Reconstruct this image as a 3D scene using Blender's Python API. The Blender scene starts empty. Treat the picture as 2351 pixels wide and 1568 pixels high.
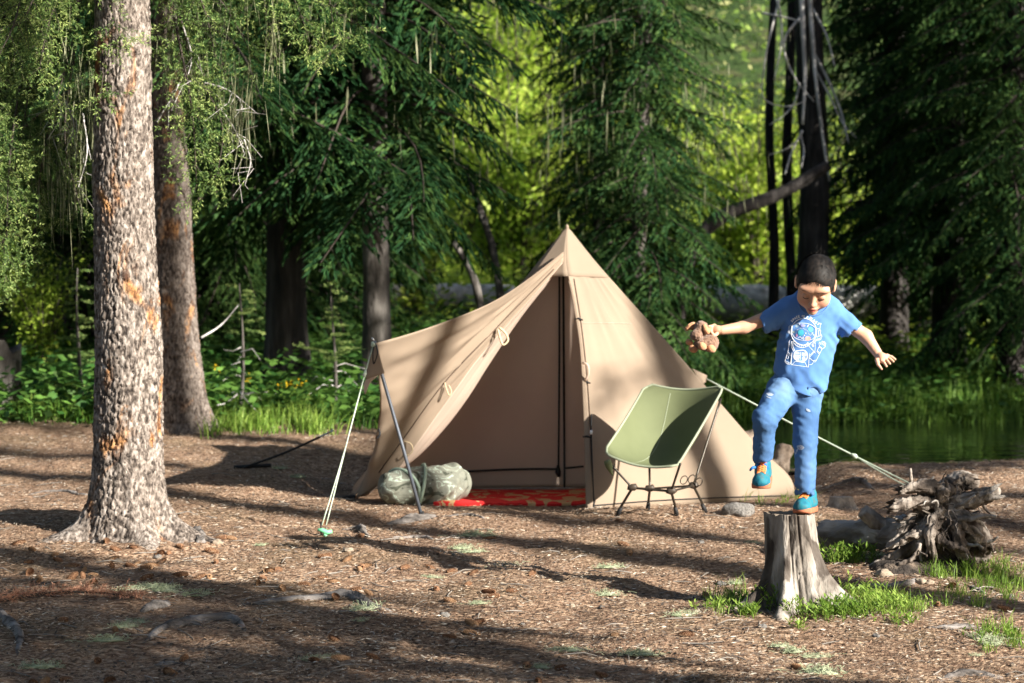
import bpy, math
import numpy as np
from mathutils import Vector, Matrix
from mathutils.bvhtree import BVHTree

sc = bpy.context.scene
COL = sc.collection
PI = math.pi
R_ = math.radians

# ------------------------------------------------------------------ camera
F, CX, HY, CZ = 4571.0, 1175.5, 784.0, 1.07      # focal length in photo pixels (2351 wide), optical axis, eye height
cam_d = bpy.data.cameras.new('camera')
cam = bpy.data.objects.new('camera', cam_d); COL.objects.link(cam)
cam.location = (0, 0, CZ); cam.rotation_euler = (PI/2, 0, 0)
cam_d.sensor_width = 36.0; cam_d.lens = 36.0*F/2351.0
cam_d.clip_start = 0.1; cam_d.clip_end = 600
cam_d.dof.use_dof = True; cam_d.dof.focus_distance = 8.0; cam_d.dof.aperture_fstop = 3.6
sc.camera = cam

# ------------------------------------------------------------------ light
SUN_EL, SUN_AZ = R_(24), R_(52)                 # azimuth: degrees to the right of straight behind the camera
SUN = np.array([math.sin(SUN_AZ)*math.cos(SUN_EL), -math.cos(SUN_AZ)*math.cos(SUN_EL), math.sin(SUN_EL)])
world = bpy.data.worlds.new('World'); sc.world = world; world.use_nodes = True
wn = world.node_tree.nodes; wl = world.node_tree.links
bg = wn.get('Background') or wn.new('ShaderNodeBackground')
sky = wn.new('ShaderNodeTexSky'); sky.sky_type = 'NISHITA'; sky.sun_disc = False
sky.sun_elevation = SUN_EL; sky.sun_rotation = math.atan2(SUN[0], SUN[1])
sky.air_density = 1.0; sky.dust_density = 1.5; sky.ozone_density = 1.0
wl.new(sky.outputs[0], bg.inputs['Color']); bg.inputs['Strength'].default_value = 0.062
sun_d = bpy.data.lights.new('sun', 'SUN'); sun_d.energy = 5.0; sun_d.angle = R_(0.55); sun_d.color = (1.0, 0.94, 0.84)
sun = bpy.data.objects.new('sun', sun_d); COL.objects.link(sun)
sun.location = tuple(SUN*60); sun.rotation_euler = Vector(-SUN).to_track_quat('-Z', 'Y').to_euler()
sc.view_settings.view_transform = 'Standard'; sc.view_settings.look = 'None'
sc.view_settings.exposure = 1.7; sc.view_settings.gamma = 1.0
sc.render.engine = 'CYCLES'
cy = sc.cycles
cy.use_denoising = True; cy.max_bounces = 6; cy.diffuse_bounces = 3; cy.glossy_bounces = 3
cy.transmission_bounces = 4; cy.transparent_max_bounces = 8; cy.caustics_reflective = False; cy.caustics_refractive = False
cy.sample_clamp_indirect = 6

# ------------------------------------------------------------------ helpers
def W(px, py, D):
    return np.array([(px-CX)/F*D, D, CZ-(py-HY)/F*D])

def hash2(ix, iy, s=0):
    h = (ix.astype(np.int64)*374761393 + iy.astype(np.int64)*668265263 + s*974711) & 0xffffffff
    h = ((h ^ (h >> 13))*1274126177) & 0xffffffff
    return ((h ^ (h >> 16)) & 0xffff)/65535.0

def vn(x, y, s=0):
    x = np.asarray(x, float); y = np.asarray(y, float)
    ix = np.floor(x); iy = np.floor(y); fx = x-ix; fy = y-iy
    fx = fx*fx*(3-2*fx); fy = fy*fy*(3-2*fy)
    a = hash2(ix, iy, s); b = hash2(ix+1, iy, s); c = hash2(ix, iy+1, s); d = hash2(ix+1, iy+1, s)
    return (a*(1-fx)+b*fx)*(1-fy) + (c*(1-fx)+d*fx)*fy - .5

def hash3(i, j, k, s=0):
    h = (i.astype(np.int64)*374761393 + j.astype(np.int64)*668265263 + k.astype(np.int64)*2147483647 + s*974711) & 0xffffffff
    h = ((h ^ (h >> 13))*1274126177) & 0xffffffff
    return ((h ^ (h >> 16)) & 0xffff)/65535.0

def vn3(P, s=0):
    I = np.floor(P); f = P-I; f = f*f*(3-2*f)
    out = 0
    for a in (0, 1):
        for b in (0, 1):
            for c in (0, 1):
                w = (f[..., 0] if a else 1-f[..., 0])*(f[..., 1] if b else 1-f[..., 1])*(f[..., 2] if c else 1-f[..., 2])
                out = out + w*hash3(I[..., 0]+a, I[..., 1]+b, I[..., 2]+c, s)
    return out-.5

def sst(a, b, x):
    t = np.clip((x-a)/(b-a), 0, 1); return t*t*(3-2*t)

def nrm(v):
    v = np.asarray(v, float)
    return v/np.maximum(np.linalg.norm(v, axis=-1, keepdims=True), 1e-9)

class MB:
    """collects vertices, quads and triangles for one mesh object"""
    def __init__(s): s.V = []; s.Q = []; s.T = []; s.n = 0
    def add(s, V, Q=None, T=None):
        V = np.asarray(V, float).reshape(-1, 3)
        if Q is not None and len(Q): s.Q.append(np.asarray(Q, int).reshape(-1, 4)+s.n)
        if T is not None and len(T): s.T.append(np.asarray(T, int).reshape(-1, 3)+s.n)
        s.V.append(V); s.n += len(V); return s
    def arrays(s):
        V = np.concatenate(s.V) if s.V else np.zeros((0, 3))
        Q = np.concatenate(s.Q) if s.Q else np.zeros((0, 4), int)
        T = np.concatenate(s.T) if s.T else np.zeros((0, 3), int)
        return V, Q, T
    def mesh(s, name, smooth=True):
        V, Q, T = s.arrays()
        me = bpy.data.meshes.new(name)
        me.vertices.add(len(V)); me.vertices.foreach_set('co', V.astype(np.float32).ravel())
        nl = 4*len(Q)+3*len(T); me.loops.add(nl)
        me.loops.foreach_set('vertex_index', np.concatenate([Q.ravel(), T.ravel()]).astype(np.int32))
        np_ = len(Q)+len(T); me.polygons.add(np_)
        st = np.concatenate([np.arange(len(Q))*4, 4*len(Q)+np.arange(len(T))*3]).astype(np.int32)
        me.polygons.foreach_set('loop_start', st)
        me.polygons.foreach_set('use_smooth', np.full(np_, smooth))
        me.update(calc_edges=True); me.validate()
        return me
    def build(s, name, mat, parent=None, smooth=True, **kw):
        return obj(name, s.mesh(name, smooth), mat, parent, **kw)

def obj(name, me, mat=None, parent=None, label=None, cat=None, group=None, kind=None):
    o = bpy.data.objects.new(name, me); COL.objects.link(o)
    if mat is not None and me is not None and len(me.materials) == 0: me.materials.append(mat)
    if parent is not None:
        o.parent = parent
        pm = parent.matrix_basis.copy()
        if parent.parent is not None: pm = parent.parent.matrix_basis @ pm
        o.matrix_basis = pm.inverted()
    tag(o, label, cat, group, kind); return o

def tag(o, label=None, cat=None, group=None, kind=None):
    if label: o['label'] = label
    if cat: o['category'] = cat
    if group: o['group'] = group
    if kind: o['kind'] = kind
    return o

def thing(name, loc, label, cat, group=None, rz=0):
    o = bpy.data.objects.new(name, None); COL.objects.link(o); o.empty_display_size = .1
    o.location = tuple(float(c) for c in loc); o.rotation_euler = (0, 0, rz)
    o.matrix_basis = Matrix.Translation(Vector([float(c) for c in loc])) @ Matrix.Rotation(rz, 4, 'Z')
    return tag(o, label, cat, group)

def local(name, me, mat, parent, **kw):                # mesh already in the parent's own coordinates
    o = bpy.data.objects.new(name, me); COL.objects.link(o)
    if mat is not None and len(me.materials) == 0: me.materials.append(mat)
    o.parent = parent; tag(o, **kw); return o

def frames(P):
    P = np.asarray(P, float); T = nrm(np.gradient(P, axis=0))
    N = np.zeros_like(T); ref = np.array([0, 0, 1.]) if abs(T[0][2]) < .9 else np.array([1., 0, 0])
    n = nrm(ref-T[0]*np.dot(ref, T[0]))
    for i in range(len(P)):
        n = nrm(n-T[i]*np.dot(n, T[i])); N[i] = n
    return T, N, np.cross(T, N)

def tube(P, r, sides=8, cap=True, rough=0, seed=0):
    P = np.asarray(P, float); n = len(P); r = np.broadcast_to(np.asarray(r, float), (n,))
    T, N, B = frames(P); a = np.linspace(0, 2*PI, sides, endpoint=False)
    rr = np.repeat(r[:, None], sides, 1)
    if rough: rr = rr*(1+rough*2*vn(np.arange(sides)[None]*1.3+7*seed, np.arange(n)[:, None]*.7, seed))
    V = P[:, None]+rr[..., None]*(np.cos(a)[None, :, None]*N[:, None]+np.sin(a)[None, :, None]*B[:, None])
    V = V.reshape(-1, 3); i = np.arange(n-1)[:, None]*sides; j = np.arange(sides)[None]; k = (j+1) % sides
    Q = np.stack([i+j, i+k, i+sides+k, i+sides+j], -1).reshape(-1, 4); T3 = []
    if cap:
        m = len(V); V = np.concatenate([V, P[:1], P[-1:]]); jj = np.arange(sides); kk = (jj+1) % sides
        T3 = np.concatenate([np.stack([np.full(sides, m), kk, jj], -1), np.stack([np.full(sides, m+1), (n-1)*sides+jj, (n-1)*sides+kk], -1)])
    return V, Q, T3

def wood_tube(P, r, sides=22, groove=.16, jag0=0, jag1=0, seed=0, knots=.10):
    """weathered wood: lengthwise grooves, knots and splintered ends"""
    P = np.asarray(P, float); n = len(P); r = np.broadcast_to(np.asarray(r, float), (n,)); T, N, B = frames(P); a = np.arange(sides)/sides*2*PI; rg0 = np.random.default_rng(seed)
    g = rg0.normal(0, 1, sides); g = g-.5*np.roll(g, 1); g /= np.abs(g).max(); tw = vn(np.arange(n)[:, None]*.25, a[None]*2.5+0*np.arange(n)[:, None], seed)
    rr = r[:, None]*(1+groove*(g[None]*.7+tw)+knots*2*vn(np.arange(n)[:, None]*.5, 3*a[None], seed+1))
    V = P[:, None]+rr[..., None]*(np.cos(a)[None, :, None]*N[:, None]+np.sin(a)[None, :, None]*B[:, None])
    if jag1: V[-1] += T[-1]*(jag1*rg0.uniform(-1, 1, sides))[:, None]; V[-2] += T[-1]*(jag1*.3*rg0.uniform(-1, 1, sides))[:, None]
    if jag0: V[0] += T[0]*(jag0*rg0.uniform(-1, 1, sides))[:, None]
    V = V.reshape(-1, 3); i = np.arange(n-1)[:, None]*sides; j = np.arange(sides)[None]; k = (j+1) % sides
    Q = np.stack([i+j, i+k, i+sides+k, i+sides+j], -1).reshape(-1, 4); m = len(V); V = np.concatenate([V, P[:1], (P[-1]-T[-1]*jag1*.6)[None]]); jj = np.arange(sides); kk = (jj+1) % sides
    return V, Q, np.concatenate([np.stack([np.full(sides, m), kk, jj], -1), np.stack([np.full(sides, m+1), (n-1)*sides+jj, (n-1)*sides+kk], -1)])

def curve(pts, n):
    """smooth Catmull-Rom through pts (any dimension)"""
    p = np.asarray(pts, float)
    if len(p) == 2: t = np.linspace(0, 1, n)[:, None]; return p[0]*(1-t)+p[1]*t
    d = np.r_[0, np.cumsum(np.maximum(np.linalg.norm(np.diff(p, axis=0), axis=1), 1e-9))]
    d = d/d[-1]; m = np.gradient(p, d, axis=0); u = np.linspace(0, 1, n)
    i = np.clip(np.searchsorted(d, u, side='right')-1, 0, len(p)-2); h = (d[i+1]-d[i])[:, None]; t = ((u-d[i])[:, None])/h
    return (2*t**3-3*t**2+1)*p[i]+(t**3-2*t**2+t)*h*m[i]+(-2*t**3+3*t**2)*p[i+1]+(t**3-t**2)*h*m[i+1]

def grid_faces(nu, nv, loop_u=False):
    i = np.arange(nu if loop_u else nu-1)[:, None]; j = np.arange(nv-1)[None]; i2 = (i+1) % nu
    return np.stack([i*nv+j, i2*nv+j, i2*nv+j+1, i*nv+j+1], -1).reshape(-1, 4)

def blades(P, D, L, Wd, N):
    """diamond leaves: base P, direction D, length L, width Wd, face normal about N"""
    D = nrm(D); S = nrm(np.cross(D, N)); L = np.asarray(L)[..., None]; Wd = np.asarray(Wd)[..., None]
    V = np.stack([P, P+.45*L*D+.5*Wd*S, P+L*D, P+.45*L*D-.5*Wd*S], 1)
    n = len(P); return V.reshape(-1, 3), np.arange(4*n).reshape(-1, 4)

def surface_nets(f, ax):
    x, y, z = ax; s = f < 0
    nx, ny, nz = f.shape
    acc = np.zeros((nx-1, ny-1, nz-1, 3)); cnt = np.zeros((nx-1, ny-1, nz-1))
    G = np.stack(np.meshgrid(x, y, z, indexing='ij'), -1)
    def sl(o): return tuple(slice(o[k], f.shape[k]-1+o[k]) for k in range(3))
    for k in range(3):
        for a in (0, 1):
            for b in (0, 1):
                o1 = [0, 0, 0]; oth = [q for q in range(3) if q != k]; o1[oth[0]] = a; o1[oth[1]] = b
                o2 = list(o1); o2[k] = 1
                fa = f[sl(o1)]; fb = f[sl(o2)]; m = (fa < 0) != (fb < 0)
                t = np.where(m, fa/np.where(m, fa-fb, 1), 0)
                acc += m[..., None]*(G[sl(o1)]*(1-t)[..., None]+G[sl(o2)]*t[..., None]); cnt += m
    act = cnt > 0; idx = -np.ones(act.shape, int); idx[act] = np.arange(act.sum())
    V = acc[act]/cnt[act][:, None]; Q = []
    for k in range(3):
        o = [q for q in range(3) if q != k]
        s1 = [slice(1, -1)]*3; s1[k] = slice(0, -1); s2 = [slice(1, -1)]*3; s2[k] = slice(1, None)
        A = s[tuple(s1)]; Bq = s[tuple(s2)]
        c = np.argwhere(A != Bq); fl = A[A != Bq]
        base = c.copy(); base[:, o[0]] += 1; base[:, o[1]] += 1
        def cell(da, db):
            q = base.copy(); q[:, o[0]] -= da; q[:, o[1]] -= db; return idx[q[:, 0], q[:, 1], q[:, 2]]
        q = np.stack([cell(1, 1), cell(0, 1), cell(0, 0), cell(1, 0)], -1)
        flip = fl if k != 1 else ~fl
        q[~flip] = q[~flip][:, ::-1]; Q.append(q)
    return V, np.concatenate(Q)

def axes3(lo, hi, h):
    return [np.arange(lo[k]-2*h, hi[k]+3*h, h) for k in range(3)]

def sdf_mesh(fn, lo, hi, h):
    ax = axes3(lo, hi, h); P = np.stack(np.meshgrid(*ax, indexing='ij'), -1)
    return surface_nets(fn(P), ax)

def rcone(P, a, b, r1, r2):
    a = np.asarray(a, float); b = np.asarray(b, float); ba = b-a
    t = np.clip(((P-a)@ba)/max(ba@ba, 1e-12), 0, 1)
    return np.linalg.norm(P-a-t[..., None]*ba, axis=-1)-(r1+(r2-r1)*t)

def ell(P, c, r):
    r = np.asarray(r, float); q = (P-np.asarray(c))/r; k = np.linalg.norm(q, axis=-1)
    return (k-1)*r.min()*.5+(k-1)*k/np.maximum(np.linalg.norm(q/r, axis=-1), 1e-6)*.5

def smin(a, b, k):
    h = np.clip(.5+.5*(b-a)/k, 0, 1); return b*(1-h)+a*h-k*h*(1-h)

def smax(a, b, k): return -smin(-a, -b, k)

# ------------------------------------------------------------------ materials
def mat(name, cols, scale=6, stretch=(1, 1, 1), rough=.85, bump=0, bscale=None, transl=0, detail=6, spec=.25, pos=None,
        distort=0, bdist=.01, coord='Object', const=False, metal=0, voro=0, sheen=0):
    m = bpy.data.materials.new(name); m.use_nodes = True; nt = m.node_tree; N = nt.nodes; L = nt.links
    b = N['Principled BSDF']; b.inputs['Roughness'].default_value = rough
    b.inputs['Specular IOR Level'].default_value = spec; b.inputs['Metallic'].default_value = metal
    if sheen: b.inputs['Sheen Weight'].default_value = sheen
    tc = N.new('ShaderNodeTexCoord'); mp = N.new('ShaderNodeMapping'); mp.inputs['Scale'].default_value = stretch
    L.new(tc.outputs[coord], mp.inputs[0])
    if len(cols) == 1:
        b.inputs['Base Color'].default_value = (*cols[0], 1); csock = None
    else:
        if voro:
            nz = N.new('ShaderNodeTexVoronoi'); nz.inputs['Scale'].default_value = scale; so = nz.outputs['Color']
            sp = N.new('ShaderNodeSeparateColor'); L.new(so, sp.inputs[0]); so = sp.outputs[0]
        else:
            nz = N.new('ShaderNodeTexNoise'); nz.inputs['Scale'].default_value = scale
            nz.inputs['Detail'].default_value = detail; nz.inputs['Distortion'].default_value = distort; so = nz.outputs['Fac']
        L.new(mp.outputs[0], nz.inputs['Vector'])
        rp = N.new('ShaderNodeValToRGB'); cr = rp.color_ramp
        if const: cr.interpolation = 'CONSTANT'
        ps = pos or list(np.linspace(.3, .7, len(cols)))
        while len(cr.elements) < len(cols): cr.elements.new(.5)
        for e, p, c in zip(cr.elements, ps, cols): e.position = p; e.color = (*c, 1)
        L.new(so, rp.inputs[0]); csock = rp.outputs[0]
        L.new(csock, b.inputs['Base Color'])
    if bump:
        n2 = N.new('ShaderNodeTexNoise'); n2.inputs['Scale'].default_value = bscale or scale*4; n2.inputs['Detail'].default_value = 5
        L.new(mp.outputs[0], n2.inputs['Vector'])
        bp = N.new('ShaderNodeBump'); bp.inputs['Strength'].default_value = bump; bp.inputs['Distance'].default_value = bdist
        L.new(n2.outputs['Fac'], bp.inputs['Height']); L.new(bp.outputs[0], b.inputs['Normal'])
    if transl:
        tr = N.new('ShaderNodeBsdfTranslucent'); mx = N.new('ShaderNodeMixShader'); mx.inputs[0].default_value = transl
        if csock: L.new(csock, tr.inputs[0])
        else: tr.inputs[0].default_value = (*cols[0], 1)
        out = N['Material Output']; L.new(b.outputs[0], mx.inputs[1]); L.new(tr.outputs[0], mx.inputs[2]); L.new(mx.outputs[0], out.inputs[0])
    return m

def foliage_mat(name, c1, c2, c3, rough=.55, transl=.3, scale=1.2, spec=.3, isl=.5):
    """leaf colour: slow noise over the crown mixed with a random value for every leaf and every plant"""
    m = bpy.data.materials.new(name); m.use_nodes = True; nt = m.node_tree; N = nt.nodes; L = nt.links
    b = N['Principled BSDF']; b.inputs['Roughness'].default_value = rough; b.inputs['Specular IOR Level'].default_value = spec
    tc = N.new('ShaderNodeTexCoord'); nz = N.new('ShaderNodeTexNoise'); nz.inputs['Scale'].default_value = scale; nz.inputs['Detail'].default_value = 3
    L.new(tc.outputs['Object'], nz.inputs['Vector'])
    ge = N.new('ShaderNodeNewGeometry'); oi = N.new('ShaderNodeObjectInfo')
    m1 = N.new('ShaderNodeMath'); m1.operation = 'MULTIPLY_ADD'; m1.inputs[1].default_value = isl; L.new(ge.outputs['Random Per Island'], m1.inputs[0]); L.new(nz.outputs['Fac'], m1.inputs[2])
    m2 = N.new('ShaderNodeMath'); m2.operation = 'MULTIPLY_ADD'; m2.inputs[1].default_value = .25; L.new(oi.outputs['Random'], m2.inputs[0]); L.new(m1.outputs[0], m2.inputs[2])
    rp = N.new('ShaderNodeValToRGB'); cr = rp.color_ramp; cr.elements.new(.5)
    for e, p, c in zip(cr.elements, (.45, .8, 1.15 if False else 1.0), (c1, c2, c3)): e.position = p; e.color = (*c, 1)
    L.new(m2.outputs[0], rp.inputs[0]); L.new(rp.outputs[0], b.inputs['Base Color'])
    tr = N.new('ShaderNodeBsdfTranslucent'); mx = N.new('ShaderNodeMixShader'); mx.inputs[0].default_value = transl
    L.new(rp.outputs[0], tr.inputs[0]); out = N['Material Output']
    L.new(b.outputs[0], mx.inputs[1]); L.new(tr.outputs[0], mx.inputs[2]); L.new(mx.outputs[0], out.inputs[0])
    return m

# ------------------------------------------------------------------ terrain
WATER = .27
def gz0(x, y):
    x = np.asarray(x, float); y = np.asarray(y, float)
    z = np.where(y > 4, .08*(y-7.95), -.316+.03*(y-4)); z = np.maximum(z, -.6)
    z = z + np.where(y > 33, .24*(y-33)**1.08, 0)
    # the right side falls to a pond and climbs slowly beyond it
    m = sst(1.1, 2.0, x)
    far = np.where(y > 19.8, .30+.13*(y-19.8), .30) + np.where(y > 33, .24*(y-33)**1.08, 0)
    wob = .25*vn(x*.7, x*.2+3, 5)
    near = sst(11.95, 12.6, y+wob*.5)
    dip = far - .24*sst(12.2, 13.2, y+wob*.5)*(1-sst(19.5, 20.1, y+2*wob))
    z = z*(1-m*near) + dip*m*near
    # level pad under the tent
    p = sst(-1.5, -.9, x)*(1-sst(1.6, 2.1, x))*sst(9.9, 10.35, y)*(1-sst(12.1, 12.7, y))
    z = z*(1-p)+.194*p
    # mound round the foot of the big spruce
    z = z + .05*np.exp(-((x+1.88)**2+(y-9.75)**2)/.32)
    return z

def gz(x, y):
    x = np.asarray(x, float); y = np.asarray(y, float); z = gz0(x, y)
    a = sst(3, 5, y)
    pd = 1-.8*sst(-1.2, -.7, x)*(1-sst(1.5, 1.8, x))*sst(10.2, 10.5, y)*(1-sst(11.9, 12.3, y))
    z = z + a*pd*(.05*vn(x*1.3, y*1.3, 1)+.032*vn(x*4, y*4, 2)) + a*pd*.010*vn(x*17, y*17, 3)
    return z

def G(px, py):
    """ground point seen at a photo pixel"""
    D = 6.0
    lo, hi = 5.0, 60.0
    Ds = np.linspace(5, 40, 3000); zz = CZ-(py-HY)/F*Ds; g = gz0((px-CX)/F*Ds, Ds)
    k = np.argmax(g >= zz); D = Ds[k]
    x = (px-CX)/F*D; return np.array([x, D, float(gz(x, D))])

def place(px, D):
    x = (px-CX)/F*D; return np.array([x, D, float(gz(x, D))])
# ------------------------------------------------------------------ ground, water
def spread(lo, hi, step, far_lo, far_hi, g=1.16):
    a = list(np.arange(lo, hi+1e-6, step)); s = step
    while a[-1] < far_hi: s *= g; a.append(a[-1]+min(s, 4))
    s = step
    while a[0] > far_lo: s *= g; a.insert(0, a[0]-min(s, 4))
    return np.array(a)

def ground_material():
    m = bpy.data.materials.new('forest_floor'); m.use_nodes = True; nt = m.node_tree; N = nt.nodes; L = nt.links
    b = N['Principled BSDF']; b.inputs['Roughness'].default_value = .95; b.inputs['Specular IOR Level'].default_value = .1
    tc = N.new('ShaderNodeTexCoord')
    def noise(scale, det=6, st=(1, 1, 1), dis=0):
        mp = N.new('ShaderNodeMapping'); mp.inputs['Scale'].default_value = st; L.new(tc.outputs['Object'], mp.inputs[0])
        n = N.new('ShaderNodeTexNoise'); n.inputs['Scale'].default_value = scale; n.inputs['Detail'].default_value = det; n.inputs['Distortion'].default_value = dis
        L.new(mp.outputs[0], n.inputs['Vector']); return n.outputs['Fac']
    def ramp(f, cols, pos):
        r = N.new('ShaderNodeValToRGB'); cr = r.color_ramp
        while len(cr.elements) < len(cols): cr.elements.new(.5)
        for e, p, c in zip(cr.elements, pos, cols): e.position = p; e.color = (*c, 1)
        L.new(f, r.inputs[0]); return r.outputs[0]
    def mix(f, a, c):
        x = N.new('ShaderNodeMix'); x.data_type = 'RGBA'; L.new(f, x.inputs[0]); L.new(a, x.inputs[6]); L.new(c, x.inputs[7]); return x.outputs[2]
    fine = ramp(noise(55, 8, (1, 1, 1), .6), [(.045, .032, .024), (.155, .092, .059), (.34, .225, .148), (.54, .42, .315)], [.3, .44, .55, .72])
    fine2 = ramp(noise(38, 7, (.5, 1.6, 1), .4), [(.07, .044, .031), (.22, .135, .088), (.44, .33, .24)], [.33, .5, .7])
    a = mix(ramp(noise(2.6, 4), [(0, 0, 0), (1, 1, 1)], [.4, .6]), fine, fine2)
    dk = ramp(noise(1.1, 5), [(.45, .45, .45), (1, 1, 1)], [.36, .58])
    mu = N.new('ShaderNodeMix'); mu.data_type = 'RGBA'; mu.blend_type = 'MULTIPLY'; mu.inputs[0].default_value = .6; L.new(a, mu.inputs[6]); L.new(dk, mu.inputs[7])
    a = mu.outputs[2]
    grn = ramp(noise(9, 6), [(.012, .02, .008), (.03, .055, .015), (.055, .09, .025)], [.35, .5, .68])
    sep = N.new('ShaderNodeSeparateXYZ'); L.new(tc.outputs['Object'], sep.inputs[0])
    mr = N.new('ShaderNodeMapRange'); mr.inputs[1].default_value = 13.6; mr.inputs[2].default_value = 15.0; L.new(sep.outputs[1], mr.inputs[0])
    ad = N.new('ShaderNodeMath'); ad.operation = 'ADD'; L.new(mr.outputs[0], ad.inputs[0])
    nn = N.new('ShaderNodeMath'); nn.operation = 'SUBTRACT'; nn.inputs[1].default_value = .5; L.new(noise(1.5, 4), nn.inputs[0]); L.new(nn.outputs[0], ad.inputs[1]); ad.use_clamp = True
    a = mix(ad.outputs[0], a, grn)
    L.new(a, b.inputs['Base Color'])
    bp = N.new('ShaderNodeBump'); bp.inputs['Strength'].default_value = 1.0; bp.inputs['Distance'].default_value = .02
    L.new(noise(60, 8, (1, 1, 1), .6), bp.inputs['Height']); L.new(bp.outputs[0], b.inputs['Normal'])
    return m

gx = spread(-3.0, 3.2, .028, -150, 150); gy = spread(6.0, 13.6, .03, -60, 150)
X, Y = np.meshgrid(gx, gy, indexing='ij'); Z = gz(X, Y)
nearm = sst(5.5, 6.5, Y)*(1-sst(13.6, 15, Y))
Z = Z + nearm*(.010*vn(X*30, Y*30, 9)+.006*vn(X*16, Y*16, 10))
MB().add(np.stack([X, Y, Z], -1), grid_faces(len(gx), len(gy))).build('ground', ground_material(), kind='structure')

def water_mat():
    m = mat('pond_water', [(.012, .016, .008)], rough=.04, spec=.5)
    N = m.node_tree.nodes; L = m.node_tree.links; b = N['Principled BSDF']
    tc = N.new('ShaderNodeTexCoord'); n = N.new('ShaderNodeTexNoise'); n.inputs['Scale'].default_value = 3.5
    L.new(tc.outputs['Object'], n.inputs['Vector'])
    bp = N.new('ShaderNodeBump'); bp.inputs['Strength'].default_value = .22; bp.inputs['Distance'].default_value = .05
    L.new(n.outputs['Fac'], bp.inputs['Height']); L.new(bp.outputs[0], b.inputs['Normal']); return m
wx = np.linspace(1.0, 60, 60); wy = np.linspace(12.2, 21.5, 20)
X, Y = np.meshgrid(wx, wy, indexing='ij')
MB().add(np.stack([X, Y, np.full_like(X, WATER)], -1), grid_faces(60, 20)).build('pond_water', water_mat(), kind='structure')

# ------------------------------------------------------------------ trees
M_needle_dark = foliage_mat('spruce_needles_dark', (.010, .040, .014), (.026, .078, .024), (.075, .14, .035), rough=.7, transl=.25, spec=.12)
M_needle_lit = foliage_mat('spruce_needles_lit', (.03, .065, .018), (.13, .215, .05), (.38, .46, .15), rough=.6, transl=.3, scale=7, isl=.45)  # lit copy of the needles: sun on the boughs put into the colour
M_bark_dark = mat('bark_dark', [(.010, .009, .009), (.028, .024, .022), (.065, .058, .055)], scale=14, stretch=(1, 1, .18), bump=1, bscale=30, bdist=.02)
M_bark_grey = mat('bark_grey', [(.022, .019, .017), (.075, .066, .059), (.19, .175, .16)], scale=10, stretch=(1, 1, .35), bump=1, bscale=30, bdist=.02)
M_deadwood = mat('dead_wood_pale', [(.24, .225, .21), (.44, .42, .40), (.62, .60, .58)], scale=12, stretch=(1, 1, .3), bump=.4)
M_twig = mat('twig_bark', [(.025, .02, .017), (.07, .055, .045)], scale=20)
M_lichen = foliage_mat('beard_lichen', (.13, .14, .075), (.21, .22, .125), (.33, .34, .22), rough=.95, transl=.35, scale=3, spec=.05)

def bough_twigs(L, rng, sp=.075, tsp=.05, tl=(.05, .11), tw=.022, droop=.22, hang=.3):
    """one spruce bough along +x: returns twig base points, directions, lengths, widths, normals and the axis curve"""
    def ax(t): return np.stack([L*t, .06*L*np.sin(t*3+ph), L*(.06*t-droop*t**1.8)], -1)
    ph = rng.uniform(0, 6); n = max(4, int(L*.9/sp)); P = []; D = []; LL = []
    t = np.repeat(np.linspace(.1, .99, n), 2); side = np.tile([1, -1], n); t = np.clip(t+rng.normal(0, .012, len(t)), .08, 1)
    a0 = ax(t); tan = nrm(ax(t+.01)-ax(t-.01))
    bl = np.minimum(.62, (.40*L*(1-t)**.75+.07))*rng.uniform(.55, 1.1, len(t))
    ang = np.radians(58-22*t+rng.normal(0, 9, len(t)))*side
    up = np.array([0, 0, 1.]); lat = nrm(np.cross(up, tan))
    d0 = nrm(tan*np.cos(ang)[:, None]+lat*np.sin(ang)[:, None]+up*rng.normal(-.08, .10, len(t))[:, None])
    for i in range(len(t)):
        m = max(2, int(bl[i]/tsp)); s = (np.arange(m)+rng.uniform(.2, .8))/m*bl[i]
        base = a0[i]+d0[i]*s[:, None]; base[:, 2] -= hang*s**2/ max(bl[i], .1)
        sd = np.where(np.arange(m) % 2 == 0, 1, -1)*rng.uniform(.35, .95, m)
        lt = nrm(np.cross(up, d0[i]))
        dd = d0[i]+lt*sd[:, None]; dd[:, 2] -= rng.uniform(.05, .55, m)*(.4+s/bl[i])
        P.append(base); D.append(dd); LL.append(rng.uniform(tl[0], tl[1], m)*(1.15-.5*s/bl[i]))
        P.append(base[-1:]); dt = d0[i].copy(); dt[2] -= .5*hang*2; D.append(dt[None]); LL.append(np.array([tl[1]]))
        # the branchlet stem itself, needle covered
        P.append(base[:-1]); D.append(np.diff(base, axis=0)); LL.append(np.linalg.norm(np.diff(base, axis=0), axis=1)*1.4)
    P = np.concatenate(P); D = nrm(np.concatenate(D)); LL = np.concatenate(LL)
    return P, D, LL, np.full(len(P), tw)*rng.uniform(.8, 1.25, len(P)), ax(np.linspace(0, 1, 7))

def bough_mesh(L, rng, fine=True, **kw):
    if fine: P, D, LL, Wd, a = bough_twigs(L, rng, **kw)
    else: P, D, LL, Wd, a = bough_twigs(L, rng, sp=.22, tsp=.13, tl=(.14, .26), tw=.075, **kw)
    n = len(P); N1 = nrm(np.array([0, 0, 1.])+rng.normal(0, .35, (n, 3)))
    mb = MB(); mb.add(*blades(P, D, LL, Wd, N1))
    if fine: mb.add(*blades(P, D, LL, Wd*.9, nrm(np.cross(D, N1))))
    V, Q, T = mb.arrays(); return V, Q, a

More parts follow.
